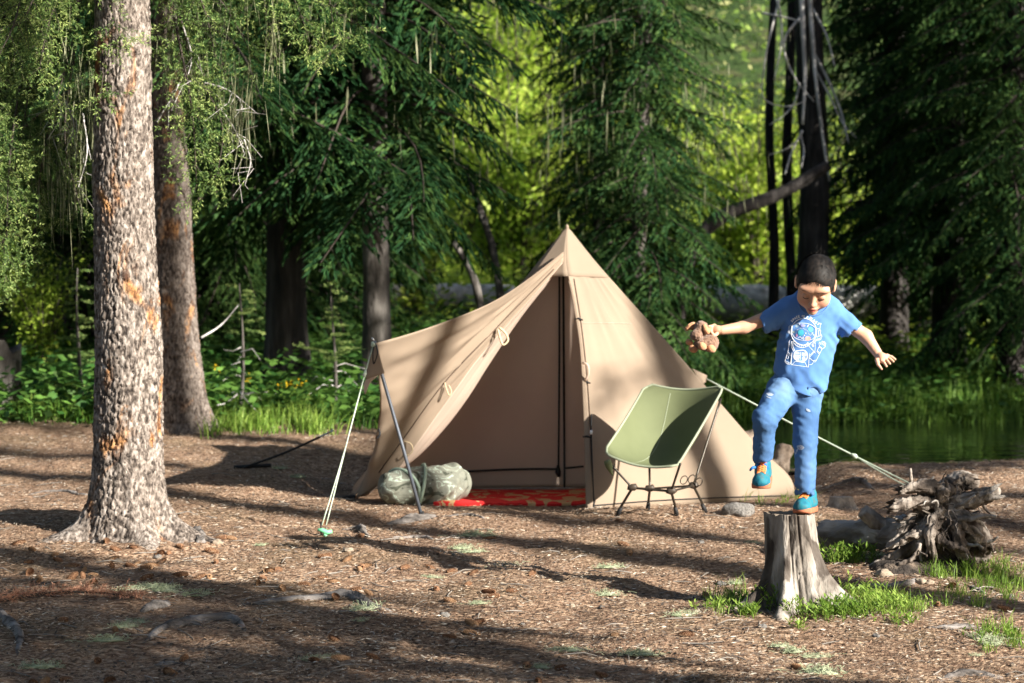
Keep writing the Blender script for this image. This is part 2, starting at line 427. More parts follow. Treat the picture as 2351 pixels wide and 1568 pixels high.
_rb = np.random.default_rng(11)
FINE = [bough_mesh(l, _rb, True, droop=dr, hang=hg) for l, dr, hg in ((1.2, .25, .4), (1.6, .30, .35), (1.9, .22, .45), (2.3, .30, .35), (1.5, .42, .5))]
FINE_L = [1.2, 1.6, 1.9, 2.3, 1.5]
COARSE = [bough_mesh(l, _rb, False, droop=dr) for l, dr in ((1.2, .2), (1.8, .25), (2.3, .2))]
COARSE_L = [1.2, 1.8, 2.3]

def rotm(az, pitch, roll=0):
    ca, sa = math.cos(az), math.sin(az); cp, sp = math.cos(pitch), math.sin(pitch); cr, sr = math.cos(roll), math.sin(roll)
    Rz = np.array([[ca, -sa, 0], [sa, ca, 0], [0, 0, 1]]); Ry = np.array([[cp, 0, -sp], [0, 1, 0], [sp, 0, cp]]); Rx = np.array([[1, 0, 0], [0, cr, -sr], [0, sr, cr]])
    return Rz@Ry@Rx

def crown_meshes(seed, H, h0, Lmax, fine_to, nfine, ncoarse, low_taper=1.0, inner=0):
    rng = np.random.default_rng(seed); fo = MB(); li = MB()
    hs = np.r_[np.linspace(h0, fine_to, nfine), np.linspace(fine_to, H-.4, ncoarse)] if nfine else np.linspace(h0, H-.4, ncoarse)
    for i, h in enumerate(hs):
        L = Lmax*max(.12, (1-(h-h0)/(H-h0))**.8)*rng.uniform(.72, 1.08)
        if h-h0 < 1.2: L *= low_taper
        lib, libL = (FINE, FINE_L) if (i < nfine) else (COARSE, COARSE_L)
        k = int(np.argmin(np.abs(np.array(libL)-L)+rng.uniform(0, .45, len(libL)))); V, Q, a = lib[k]; s = L/libL[k]
        pitch = R_(-14+30*(h-h0)/(H-h0)+rng.normal(0, 7)); az = i*2.399+rng.normal(0, .25)
        Rm = rotm(az, pitch, rng.normal(0, .15)); off = np.array([0, 0, h])
        fo.add(V@Rm.T*s+off, Q); A = a@Rm.T*s+off
        li.add(*tube(A, np.linspace(.013*s, .003, len(A)), 4, False))
    for i in range(inner):                      # short shaded boughs close to the trunk
        h = rng.uniform(h0+.2, fine_to); V, Q, a = FINE[0]; s = rng.uniform(.35, .7); Rm = rotm(rng.uniform(0, 6.28), R_(rng.uniform(-45, -5)), rng.normal(0, .3)); fo.add(V@Rm.T*s+[0, 0, h], Q)
    return fo.mesh('spruce_crown', True), li.mesh('spruce_limbs', True)

def trunk_mesh(H, r, seed, flare=.5, sides=20, zmax=None, bend=.05):
    rng = np.random.default_rng(seed); zs = np.r_[np.linspace(-.15, 1.0, 14), np.linspace(1.2, H, 24)]
    th = np.linspace(0, 2*PI, sides, endpoint=False); c = np.exp(-np.maximum(zs, 0)/.22)
    R = r*(1-zs/H*.93)[:, None]*(1+flare*c[:, None]*(1+.6*np.cos(th*3+seed)[None]+.4*np.cos(th*5+2*seed)[None]))
    R = R*(1+.08*vn(th[None]*3, zs[:, None]*2.5, seed))
    cx = bend*np.sin(zs*.5+seed); cy_ = bend*np.cos(zs*.4+seed*2)
    V = np.stack([cx[:, None]+R*np.cos(th), cy_[:, None]+R*np.sin(th), np.repeat(zs[:, None], sides, 1)], -1)
    mb = MB(); mb.add(V, grid_faces(len(zs), sides)[:, ::-1]); i = np.arange(len(zs)-1)*sides
    mb.add(V, np.stack([i+sides-1, i, i+sides, i+2*sides-1], -1)); return mb.mesh('spruce_trunk')

CROWNS = {}
CROWNS['a'] = crown_meshes(1, 17, .9, 1.5, 5.6, 120, 70, inner=45)
CROWNS['b'] = crown_meshes(2, 15, 1.5, 1.45, 6.0, 105, 60, inner=35)
CROWNS['c'] = crown_meshes(3, 18, .4, 1.45, 5.4, 125, 75, inner=50)
CROWNS['far'] = crown_meshes(4, 16, 1.0, 2.3, 1.0, 0, 110)
CROWNS['high'] = crown_meshes(5, 17, 3.6, 2.4, 1.0, 0, 110)
CROWNS['top'] = crown_meshes(7, 17, 9.5, 1.5, 1.0, 0, 44)
CROWNS['sparse'] = crown_meshes(6, 17, 3.0, 2.6, 1.0, 0, 38)
TR_D = trunk_mesh(16, .17, 1); TR_M = trunk_mesh(16, .095, 2)
LICH = []
for sd in range(3):
    rng = np.random.default_rng(40+sd); n = 420
    Ls = rng.uniform(.08, .34, n); P = np.stack([rng.normal(0, .6, n), rng.normal(0, .6, n), rng.uniform(1.6, 5, n)], -1)
    P[:, :2] += nrm(P[:, :2])*.35
    D = np.stack([rng.normal(0, .06, n), rng.normal(0, .06, n), -np.ones(n)], -1)
    LICH.append(MB().add(*blades(P, D, Ls, rng.uniform(.005, .014, n), rng.normal(0, 1, (n, 3)))).mesh('hanging_lichen'))

NT = [0]
def spruce(loc, variant, rz, s, label, trunk=TR_D, bark=None, lichen=None, group='forest spruces', needles=None):
    t = thing('spruce_tree', loc, label, 'tree', group, rz)
    t.scale = (s, s, s); t.matrix_basis = t.matrix_basis @ Matrix.Scale(s, 4)
    tr = local('trunk', trunk, bark or M_bark_dark, t)
    c, l = CROWNS[variant]
    local('crown', c, needles or M_needle_dark, t); local('limb', l, M_twig, t, kind='stuff')
    if lichen is not None: local('hanging_lichen', LICH[lichen], M_lichen, t, kind='stuff')
    NT[0] += 1; return t
for k_ in ('a', 'b', 'c', 'far', 'high', 'sparse', 'top'):
    CROWNS[k_][0].materials.append(M_needle_dark); CROWNS[k_][1].materials.append(M_twig)
for l_ in LICH: l_.materials.append(M_lichen)
TR_D.materials.append(M_bark_dark); TR_M.materials.append(M_bark_grey)

# the trees that show in the picture
spruce(place(640, 16.4), 'b', .3, 1.0, 'dark spruce with a thick bare lower trunk behind the small dead sapling', TR_D, lichen=0)
spruce(place(862, 15.6), 'b', 2.0, 1.08, 'large dark spruce with drooping boughs above the left end of the tent', TR_M, lichen=1)
spruce(place(1470, 18.8), 'c', 4.0, .92, 'spruce with boughs down to the ground behind the tent peak', TR_M, lichen=2)
spruce(place(2045, 23.2), 'b', 1.2, 1.0, 'dark spruce just right of the dead tree with bare pale branches', TR_D)
spruce(place(2190, 22.0), 'b', 3.0, 1.05, 'dark spruce with a broad shaded trunk beyond the pond', TR_D)
spruce(place(2400, 23.5), 'c', 5.0, 1.0, 'rightmost spruce beyond the pond with a long low bough', TR_D)
spruce(place(-30, 18.0), 'a', 1.0, 1.0, 'dark spruce at the left edge behind the broken stump', TR_D)
spruce(place(170, 19.5), 'b', 2.4, 1.0, 'dark spruce in the shade between the left edge and the front trunk', TR_D)
spruce(place(430, 20.5), 'c', 3.3, 1.0, 'dark spruce showing just right of the second big trunk', TR_D)
spruce(place(760, 22.0), 'a', 4.4, 1.05, 'shaded spruce far behind the small green sapling', TR_D)
spruce(place(1375, 22.0), 'c', 5.1, .85, 'slender spruce behind the tent peak, left of the low-boughed one', TR_M)
spruce(place(2335, 20.8), 'a', 2.7, 1.0, 'spruce just behind the two dark spruces beyond the pond, to their right', TR_D)
spruce(place(2290, 30.0), 'far', 2.0, 1.1, 'spruce far back beyond the grassy bank at right', TR_D)
for i_, (px_, D_0, v_0, lb_0) in enumerate(((95, 22.5, 'c', 'dense dark spruce filling the gap left of the front trunk'), (345, 23.0, 'a', 'dense dark spruce seen between the two big trunks'), (515, 19.2, 'c', 'dense spruce in deep shade right of the second big trunk'), (725, 19.6, 'c', 'dense spruce in deep shade left of the big drooping spruce'), (800, 25.0, 'a', 'shaded spruce deep in the wood behind the big drooping spruce'), (2110, 26.0, 'c', 'dense dark spruce deep behind the bank at right'))):
    spruce(place(px_, D_0), v_0, 1+i_*2.1, 1.0, lb_0, TR_D)
spruce(place(560, 27.0), 'far', 0.0, 1.1, 'spruce in the dark wood left of the big drooping spruce', TR_D)
spruce(place(260, 26.0), 'far', 3.0, 1.1, 'spruce in the dark wood hidden partly by the front trunk', TR_D)
spruce(place(0, 24.0), 'far', 4.0, 1.1, 'spruce in the dark wood at the far left', TR_D)

# trees standing round the clearing outside the picture, whose shade falls into it
# (s, a): distance across and along the direction of the light, so that each stands up-sun of what it shades
SHADE = [(11.8, 1.5, 'far', 1.0), (12.8, 5.5, 'far', 1.1), (13.9, 1.0, 'far', 1.0), (17.3, 0.0, 'far', 1.05), (18.9, 3.5, 'far', 1.1), (16.9, 6.0, 'far', 1.1),
         (10.1, 9.0, 'sparse', 1.0), (3.65, 2.6, 'a', 1.4), (3.25, 6.0, 'c', 1.5), (3.9, 11.0, 'far', 1.0), (2.0, 2.0, 'far', 1.0),
         (5.75, 4.0, 'top', 1.0), (7.5, 5.0, 'top', 1.0), (8.05, 8.0, 'top', 1.0), (9.25, 6.0, 'top', 1.0)]
_sx, _cx = math.sin(SUN_AZ), math.cos(SUN_AZ)
SHADE = [(s_*_cx+a_*_sx, s_*_sx-a_*_cx, v_, k_) for s_, a_, v_, k_ in SHADE]
SHADE += [(-7.5, 14, 'far', 1.1), (-6, 20, 'far', 1.0), (-5.5, 9.5, 'high', 1.0), (-9, 5, 'far', 1.1), (-5, 1, 'high', 1.0), (-2.5, -6, 'high', 1.0), (2.2, -7, 'high', 1.1), (-13, 24, 'far', 1.2), (-9, 30, 'far', 1.2)]
for i, (x, y, v, s) in enumerate(SHADE):
    spruce((x, y, float(gz(x, y))), v, i*1.7, s, 'spruce at the edge of the clearing outside the picture', TR_D, group='spruces round the clearing')
# ------------------------------------------------------------------ the two big trunks with plated bark
def bark_material(name, cols, pos):
    m = bpy.data.materials.new(name); m.use_nodes = True; nt = m.node_tree; N = nt.nodes; L = nt.links
    b = N['Principled BSDF']; b.inputs['Roughness'].default_value = .9; b.inputs['Specular IOR Level'].default_value = .15
    at = N.new('ShaderNodeAttribute'); at.attribute_name = 'plate'
    tc = N.new('ShaderNodeTexCoord'); n = N.new('ShaderNodeTexNoise'); n.inputs['Scale'].default_value = 70; n.inputs['Detail'].default_value = 6
    mp = N.new('ShaderNodeMapping'); mp.inputs['Scale'].default_value = (1, 1, .45); L.new(tc.outputs['Object'], mp.inputs[0]); L.new(mp.outputs[0], n.inputs['Vector'])
    a = N.new('ShaderNodeMath'); a.operation = 'MULTIPLY_ADD'; a.inputs[1].default_value = .24; L.new(at.outputs['Fac'], a.inputs[0]); 
    s = N.new('ShaderNodeMath'); s.operation = 'MULTIPLY_ADD'; s.inputs[1].default_value = 1.25; s.inputs[2].default_value = -.26; L.new(n.outputs['Fac'], s.inputs[0]); L.new(s.outputs[0], a.inputs[2])
    r = N.new('ShaderNodeValToRGB'); cr = r.color_ramp
    while len(cr.elements) < len(cols): cr.elements.new(.5)
    for e, p, c in zip(cr.elements, pos, cols): e.position = p; e.color = (*c, 1)
    L.new(a.outputs[0], r.inputs[0])
    # rusty orange patches where the outer bark has flaked off
    n2 = N.new('ShaderNodeTexNoise'); n2.inputs['Scale'].default_value = 5.5; n2.inputs['Detail'].default_value = 5; n2.inputs['Distortion'].default_value = 1.2
    mp2 = N.new('ShaderNodeMapping'); mp2.inputs['Scale'].default_value = (1, 1, .5); L.new(tc.outputs['Object'], mp2.inputs[0]); L.new(mp2.outputs[0], n2.inputs['Vector'])
    r2 = N.new('ShaderNodeValToRGB'); r2.color_ramp.elements[0].position = .565; r2.color_ramp.elements[1].position = .67; L.new(n2.outputs['Fac'], r2.inputs[0])
    x = N.new('ShaderNodeMix'); x.data_type = 'RGBA'; L.new(r2.outputs[0], x.inputs[0]); L.new(r.outputs[0], x.inputs[6])
    r3 = N.new('ShaderNodeValToRGB'); r3.color_ramp.elements[0].color = (.09, .04, .022, 1); r3.color_ramp.elements[1].color = (.36, .19, .08, 1)
    r3.color_ramp.elements[0].position = .35; r3.color_ramp.elements[1].position = .65
    L.new(a.outputs[0], r3.inputs[0]); L.new(r3.outputs[0], x.inputs[7]); L.new(x.outputs[2], b.inputs['Base Color'])
    bp = N.new('ShaderNodeBump'); bp.inputs['Strength'].default_value = .8; bp.inputs['Distance'].default_value = .008
    L.new(n.outputs['Fac'], bp.inputs['Height']); L.new(bp.outputs[0], b.inputs['Normal']); return m

def voro(u, v, s, per=None):
    iu = np.floor(u); iv = np.floor(v); f1 = np.full(u.shape, 9.); f2 = f1.copy(); cid = np.zeros(u.shape)
    for a in (-1, 0, 1):
        for b in (-1, 0, 1):
            cu = iu+a; cv = iv+b; hu = np.mod(cu, per) if per else cu
            d = np.hypot(cu+.5+.85*(hash2(hu, cv, s)-.5)-u, cv+.5+.85*(hash2(hu, cv, s+1)-.5)-v); h = hash2(hu, cv, s+2)
            n = d < f1; f2 = np.where(n, f1, np.minimum(f2, d)); cid = np.where(n, h, cid); f1 = np.where(n, d, f1)
    return f1, f2, cid

def big_trunk(name, base, rows, H, roots, parent, material, seed, sides=180, zstep=.0078, ztop=3.6, plate=.021, depth=.012):
    """rows: (height, centre x offset, radius); roots: (angle, reach, width, height)"""
    rw = np.array(rows); zs = np.r_[np.arange(-.12, ztop, zstep), np.linspace(ztop+.05, H, 40)]
    th = np.linspace(0, 2*PI, sides, endpoint=False)
    r = np.interp(zs, rw[:, 0], rw[:, 2]); cx = np.interp(zs, rw[:, 0], rw[:, 1])
    k = max(1, int(.10/zstep)); ker = np.ones(k)/k
    r[:-40] = np.convolve(np.pad(r[:-40], k, mode='edge'), ker, 'same')[k:-k]; cx[:-40] = np.convolve(np.pad(cx[:-40], k, mode='edge'), ker, 'same')[k:-k]
    T, Z = np.meshgrid(th, zs); R = np.repeat(r[:, None], sides, 1)
    for a, reach, w, h in roots:
        d = np.abs((T-a+PI) % (2*PI)-PI); R = R + reach*np.exp(-(d/w)**2)*np.exp(-np.maximum(Z, -.05)/h)
    R = R*(1+.05*vn(T*2.2+9, Z*3, seed)+.04*vn(T*5+3, Z*6, seed+1))
    nper = round(2*PI*r[len(r)//3]/plate)
    wu = .35*vn(T*9, Z*22, seed+4)+.45*vn(T*40, Z*90, seed+7); u = T/(2*PI)*nper+wu; v = Z/(plate*2.1)+.4*vn(T*7+4, Z*18, seed+5)+.35*vn(T*45, Z*80, seed+8)
    f1, f2, cid = voro(u, v, seed, nper); pl = sst(.02, .22, f2-f1)
    lift = hash2(np.floor(cid*997), np.floor(cid*631), 3)
    R = R + depth*(pl-1)+depth*.6*(lift-.5)*pl + depth*.5*vn(T*70, Z*60, seed+6)
    V = np.stack([cx[:, None]+R*np.cos(T), R*np.sin(T), Z], -1)+np.asarray(base)
    mb = MB(); fa = np.arange(len(zs)-1)[:, None]*sides; j = np.arange(sides)[None]; k2 = (j+1) % sides
    mb.add(V, np.stack([fa+j, fa+k2, fa+sides+k2, fa+sides+j], -1))
    me = mb.mesh(name); at = me.attributes.new('plate', 'FLOAT', 'POINT'); at.data.foreach_set('value', cid.ravel().astype(np.float32))
    return obj(name, me, material, parent)

def needle_twigs(P, D, L, rng, per_m=280, nl=.021, nw=.0038):
    """spruce shoots clothed in single needles"""
    D = nrm(D); ref = np.where(np.abs(D[:, 2:3]) < .9, np.array([0, 0, 1.]), np.array([1., 0, 0]))
    A = nrm(np.cross(D, ref)); B = np.cross(D, A)
    n = np.maximum(12, (L*per_m).astype(int)); idx = np.repeat(np.arange(len(P)), n)
    t = rng.uniform(0, 1, len(idx)); az = rng.uniform(0, 2*PI, len(idx)); c = np.radians(rng.uniform(35, 62, len(idx)))
    rad = A[idx]*np.cos(az)[:, None]+B[idx]*np.sin(az)[:, None]
    d = D[idx]*np.cos(c)[:, None]+rad*np.sin(c)[:, None]
    pos = P[idx]+D[idx]*(t*L[idx])[:, None]
    return blades(pos, d, nl*rng.uniform(.7, 1.15, len(idx)), np.full(len(idx), nw), rng.normal(0, 1, (len(idx), 3)))

def hanging_branch(pts, rng, dens=1.0, reach=.22, bare=0., fol=None, stem=None, stem_r=.007):
    """a drooping spruce branch through pixel points (px,py,D): side sprays in pairs, each a flat frond of needled shoots"""
    C = curve([W(*p) for p in pts], 60); Ln = np.linalg.norm(np.diff(C, axis=0), axis=1).sum()
    stem.add(*tube(C[::3], np.linspace(stem_r, .002, len(C[::3])), 5, False))
    m = max(4, int(Ln/.105*dens)); P, D, L = [], [], []; lat0 = nrm(np.array([1., rng.normal(0, .5), .1]))
    for q, t in enumerate(np.linspace(bare, 1, m)):
        k = min(int(t*58), 58); tan = nrm(C[k+1]-C[k]); lat = nrm(lat0-tan*(lat0@tan)+rng.normal(0, .35, 3)); nor = np.cross(tan, lat)
        for sg in (-1, 1):
            ln = reach*rng.uniform(.5, 1.1)*(1.1-.6*t); d = nrm(tan*.75+lat*sg*rng.uniform(.6, 1.0)+nor*rng.normal(0, .25)+np.array([0, 0, -.15])); p = C[k].copy(); nn = max(2, int(ln/.050)); st = ln/nn; path = [p]
            for s_ in range(nn):
                d = nrm(d+np.array([0, 0, -.07])+rng.normal(0, .04, 3)); P.append(p); D.append(d); L.append(st*1.1); p = p+d*st; path.append(p)
                sl = (.10*(1-s_/nn)+.040)*rng.uniform(.8, 1.15); l2 = nrm(np.cross(d, nor))
                for s2 in (-1, 1): P.append(p); D.append(nrm(d*.8+l2*s2*.75+rng.normal(0, .10, 3)+[0, 0, -.08])); L.append(sl)
            stem.add(*tube(np.array(path), np.linspace(.0026, .0011, len(path)), 3, False))
    fol.add(*needle_twigs(np.array(P), np.array(D), np.array(L), rng))

M_bark_front = bark_material('bark_plates_grey', [(.025, .020, .018), (.11, .09, .076), (.23, .195, .17), (.40, .36, .325)], [.22, .42, .60, .86])
M_bark_back = bark_material('bark_plates_brown', [(.022, .018, .016), (.085, .067, .057), (.15, .125, .108), (.24, .205, .185)], [.20, .40, .58, .86])

tb = G(292, 1222); DT = tb[1]; k = DT/F; tb[2] -= .0
front = thing('spruce_tree', tb, 'big spruce with grey plated bark in the left foreground', 'tree')
zz = lambda y: CZ-(y-HY)*k-tb[2]
rows = [(-.2, 0, .2)]+[(zz(y), ((l+r)/2-292)*k, (r-l)/2*k) for y, l, r in
        ((1225, 207, 385), (1150, 208, 378), (1050, 214, 374), (950, 216, 373), (800, 219, 371), (700, 219, 366), (600, 218, 360), (500, 216, 354), (400, 213, 350), (250, 219, 348), (100, 221, 345), (0, 219, 343), (-200, 222, 340))]+[(16, .2, .02)]
rows = sorted(rows)
big_trunk('trunk', tb, rows, 16, [(R_(200), .16, .34, .07), (R_(250), .03, .5, .10), (R_(300), .10, .33, .08), (R_(345), .20, .28, .08), (R_(60), .14, .4, .09), (R_(130), .14, .4, .09), (R_(20), .10, .3, .07)], front, M_bark_front, 3)
fr = np.random.default_rng(21); fol = MB(); stem = MB()
HB = [  # drooping branches of the big spruce as they hang in the picture
 ([(150, -160, 9.5), (60, 40, 9.1), (15, 190, 9.0)], 1.5, .30), ([(190, -120, 9.6), (110, 60, 9.3), (90, 160, 9.2)], 1.3, .25),
 ([(60, -120, 9.2), (30, 60, 9.0), (-15, 150, 8.9)], 1.4, .28), ([(200, -60, 9.7), (160, 120, 9.6), (130, 230, 9.5)], .9, .20),
 ([(130, -100, 9.9), (60, 250, 9.8), (30, 420, 9.7)], 1.0, .26), ([(60, 100, 9.9), (20, 400, 9.7), (15, 640, 9.6)], 1.3, .24),
 ([(120, 250, 9.9), (90, 420, 9.8), (75, 590, 9.7)], 1.1, .22), ([(-40, 150, 9.6), (-20, 420, 9.5), (-30, 650, 9.5)], 1.2, .24),
 ([(170, 120, 10.1), (150, 330, 10.0), (185, 480, 9.9)], .8, .20), ([(215, 60, 9.7), (238, 150, 9.4), (232, 215, 9.3)], 1.0, .12),
 ([(240, -80, 9.4), (262, 40, 9.3), (275, 85, 9.2)], 1.0, .16),
 ([(330, -150, 9.6), (420, 60, 9.6), (450, 230, 9.7), (490, 330, 9.8)], 1.3, .22), ([(400, 40, 9.6), (440, 250, 9.6), (452, 430, 9.7)], 1.2, .22),
 ([(460, 180, 9.7), (510, 290, 9.7), (500, 400, 9.7)], 1.0, .18), ([(350, -120, 9.5), (450, -20, 9.5), (500, 150, 9.6)], 1.1, .22), ([(420, -90, 9.9), (520, 20, 9.9), (580, 130, 10.0)], 1.0, .22),
 ([(470, -140, 9.6), (640, -60, 9.4), (700, 60, 9.4), (715, 110, 9.4)], 1.5, .20), ([(560, -150, 9.5), (740, -50, 9.4), (770, 90, 9.4)], 1.4, .20), ([(620, -120, 9.5), (800, -40, 9.5), (822, 60, 9.5)], 1.2, .14),
 ([(390, -100, 9.8), (400, 20, 9.8), (385, 110, 9.8)], .9, .18), ([(540, -120, 10.0), (600, -20, 10.1), (620, 80, 10.1)], .9, .18)]
for pts, dn, rc in HB: hanging_branch(pts, fr, dn, rc, .12, fol, stem)
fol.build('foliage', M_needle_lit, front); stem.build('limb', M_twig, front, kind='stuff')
# bare dead twigs among them
for pts in ([(470, 190, 9.7), (520, 205, 9.7), (560, 235, 9.7), (592, 262, 9.7)], [(420, 60, 9.6), (440, 130, 9.6), (400, 240, 9.6)], [(560, 320, 9.8), (575, 370, 9.8), (565, 415, 9.8)], [(500, 240, 9.8), (540, 300, 9.8), (560, 350, 9.8)],
            [(360, 280, 9.7), (400, 215, 9.7), (440, 130, 9.7)], [(120, 200, 9.8), (140, 260, 9.8), (110, 320, 9.8)], [(150, 230, 9.8), (170, 290, 9.8), (150, 345, 9.8)], [(190, 260, 9.9), (200, 350, 9.9), (180, 430, 9.9)]):
    dt = MB(); C = curve([W(*p) for p in pts], 14); dt.add(*tube(C, np.linspace(.005, .0018, 14), 5, False))
    for q in range(5):
        a = C[fr.integers(3, 13)]; dt.add(*tube(np.array([a, a+fr.normal(0, .035, 3)+[0, 0, -.03], a+fr.normal(0, .05, 3)+[0, 0, -.08]]), [.002, .0016, .001], 4, False))
    dt.build('dead_twig', M_deadwood, front, kind='stuff')
# beard lichen curtains
lm = MB()
for px, py, D, w, n, L in ((500, 130, 9.75, 40, 260, .45), (545, 180, 9.75, 25, 220, .5), (560, 250, 9.8, 18, 120, .35), (630, 10, 9.6, 10, 90, .55), (515, 0, 9.8, 60, 160, .3), (170, 260, 9.9, 45, 320, .5), (150, 400, 9.9, 40, 300, .45), (190, 150, 9.9, 40, 220, .5), (60, 330, 9.8, 60, 160, .4),
                           (395, 130, 9.8, 20, 160, .5), (450, 40, 9.8, 40, 160, .35), (740, 30, 9.5, 50, 60, .18), (800, -5, 9.5, 30, 60, .25), (110, 80, 9.5, 60, 140, .3)):
    n = int(n*.26); P = np.stack([W(px+a, py+b, D+c) for a, b, c in zip(fr.normal(0, w, n), fr.normal(0, 30, n), fr.normal(0, .08, n))])
    lm.add(*blades(P, np.stack([fr.normal(0, .10, n), fr.normal(0, .05, n), -np.ones(n)], -1), L*fr.uniform(.2, .9, n)**1.3, fr.uniform(.002, .006, n), fr.normal(0, 1, (n, 3))))
lm.build('hanging_lichen', M_lichen, front, kind='stuff')
# upper crown above the picture
c0 = COARSE
up = MB(); ur = np.random.default_rng(5)
for i, h in enumerate(np.linspace(3.3, 15, 70)):
    L = 2.4*max(.12, (1-(h-3.3)/12.7)**.8)*ur.uniform(.7, 1.05); kk = int(np.argmin(np.abs(np.array(COARSE_L)-L))); Vb, Qb, ab = c0[kk]
    up.add(Vb@rotm(i*2.399, R_(-5), 0).T*(L/COARSE_L[kk])+tb+[0, 0, h], Qb)
up.build('crown', M_needle_dark, front)

tb2 = G(418, 985); k2_ = tb2[1]/F
back = thing('spruce_tree', tb2, 'second big spruce trunk standing just behind the left foreground trunk', 'tree')
z2 = lambda y: CZ-(y-HY)*k2_-tb2[2]
rows2 = sorted([(-.2, 0, .24)]+[(z2(y), ((l+r)/2-418)*k2_, (r-l)/2*k2_) for y, l, r in ((985, 362, 482), (900, 355, 470), (800, 352, 458), (700, 350, 450), (600, 350, 444), (450, 350, 438), (300, 352, 424), (150, 350, 412), (0, 352, 404))]+[(15, .1, .02)])
big_trunk('trunk', tb2, rows2, 15, [(R_(210), .12, .4, .1), (R_(290), .08, .4, .12), (R_(340), .14, .35, .12), (R_(60), .12, .4, .1)], back, M_bark_back, 8, sides=130, zstep=.011, ztop=3.6, plate=.026, depth=.012)
up = MB(); lb = MB()
for i, h in enumerate(np.r_[np.linspace(2.5, 4.2, 12), np.linspace(4.4, 14.5, 60)]):
    L = 2.2*max(.12, (1-(h-2.5)/12.5)**.8)*ur.uniform(.7, 1.05); lib, lL = (FINE, FINE_L) if h < 4.3 else (COARSE, COARSE_L)
    kk = int(np.argmin(np.abs(np.array(lL)-L))); Vb, Qb, ab = lib[kk]
    Rm = rotm(i*2.399+.4, R_(-14), 0); up.add(Vb@Rm.T*(L/lL[kk])+tb2+[0, 0, h], Qb); lb.add(*tube(ab@Rm.T*(L/lL[kk])+tb2+[0, 0, h], np.linspace(.02, .004, 7), 4, False))
up.build('crown', M_needle_dark, back); lb.build('limb', M_twig, back, kind='stuff')

# ------------------------------------------------------------------ dead tree, thin dark trunks, snags, fallen logs
def pole_tree(name, px, D, r, H, label, bark, lean=(0, 0), cat='tree', branches=0, seed=0, z0=0):
    b = place(px, D); t = thing(name, b, label, cat); rng = np.random.default_rng(seed)
    z = np.linspace(-.1, H, 30); C = np.stack([b[0]+lean[0]*z+.03*np.sin(z*1.7+seed), b[1]+lean[1]*z, b[2]+z], -1)
    MB().add(*tube(C, r*(1-.6*z/H+.35*np.exp(-np.maximum(z, 0)/.25)), 14, True, .12, seed)).build('trunk', bark, t)
    return t, C
t, C = pole_tree('dead_tree', 1866, 22.3, .182, 13, 'dead dark tree with bare pale branches hanging behind the boy', M_bark_dark, (-.004, 0), seed=4)
for pts, r in (([(1838, -60), (1840, 60), (1842, 200), (1835, 290)], .030), ([(1855, -80), (1862, 80), (1870, 200), (1884, 330), (1896, 420)], .026), ([(1836, 40), (1800, 90), (1830, 200), (1862, 240)], .014),
               ([(1800, -40), (1772, 60), (1752, 150), (1752, 235), (1800, 250), (1838, 240)], .013), ([(1868, 120), (1900, 190), (1925, 260), (1940, 335)], .016), ([(1872, 160), (1905, 230), (1930, 290), (1957, 322)], .011),
               ([(1836, 190), (1820, 240), (1780, 280), (1760, 292)], .011), ([(1842, 300), (1815, 350), (1795, 405)], .014), ([(1838, 310), (1842, 350), (1832, 390)], .013), ([(1750, 30), (1800, 45), (1838, 60)], .012), ([(1770, -40), (1790, 40), (1790, 100), (1770, 190)], .013), ([(1866, 20), (1895, 90), (1908, 160)], .013), ([(1835, 320), (1800, 345), (1760, 360)], .009)):
    Cb = curve([W(x, y, 22.0) for x, y in pts], 22); Cb[:, 1] += np.linspace(0, -.25, 22); r = r*1.15
    MB().add(*tube(Cb, np.linspace(r, r*.45, 22), 7, True, .1)).build('branch', M_deadwood, t)
pole_tree('thin_trunk', 1772, 23.6, .062, 11, 'thinner left one of two thin dark trunks beside the dead tree', M_bark_dark, (.0, 0), seed=6)
pole_tree('thin_trunk', 1813, 23.8, .068, 11, 'right one of two thin dark trunks, nearest the dead tree', M_bark_dark, (-.002, 0), seed=7)
def snag(pts, r0, r1, label, m, name='leaning_snag', cat='dead trunk'):
    C = curve([W(*p) for p in pts], 24); b = C[0].copy(); t = thing(name, b, label, cat)
    MB().add(*tube(C, np.linspace(r0, r1, 24), 12, True, .15, 3)).build('trunk', m, t); return t
g = place(1160, 19.5); snag([(1162, 784+(CZ-g[2])*F/19.5, 19.5), (1128, 560, 19.6), (1098, 470, 19.7), (1070, 380, 19.8)], .045, .03, 'grey leaning snag nearest the tent peak', M_bark_grey)
g = place(1118, 19.0); snag([(1124, 784+(CZ-g[2])*F/19, 19), (1075, 610, 19.1), (1040, 555, 19.2)], .05, .03, 'shorter grey snag leaning left behind the tent', M_bark_grey)
g = place(1560, 21.0); snag([(1520, 784+(CZ-g[2])*F/21, 21), (1640, 508, 21), (1790, 445, 21.2), (1900, 380, 21.3)], .10, .06, 'dark trunk leaning across behind the thin dark trunks', M_bark_dark)
def log(pts, r, label, m, name='fallen_log'):
    C = curve([W(*p) for p in pts], 40); t = thing(name, C[0], label, 'log')
    MB().add(*tube(C, np.full(40, r), 18, True, .10, 5)).build('trunk', m, t)
gl = lambda px, D: 784+(CZ-float(gz((px-CX)/F*D, D)))*F/D
log([(1560, gl(1560, 28)-36, 28), (1760, gl(1760, 28)-38, 28), (2010, gl(2010, 28)-38, 28.0)], .26, 'bleached fallen log lying in sunlight behind the boy', M_deadwood)
log([(860, gl(860, 27)-24, 27), (1010, gl(1010, 27)-26, 27), (1180, gl(1180, 27)-26, 27)], .17, 'grey fallen log behind the left slope of the tent', M_deadwood)
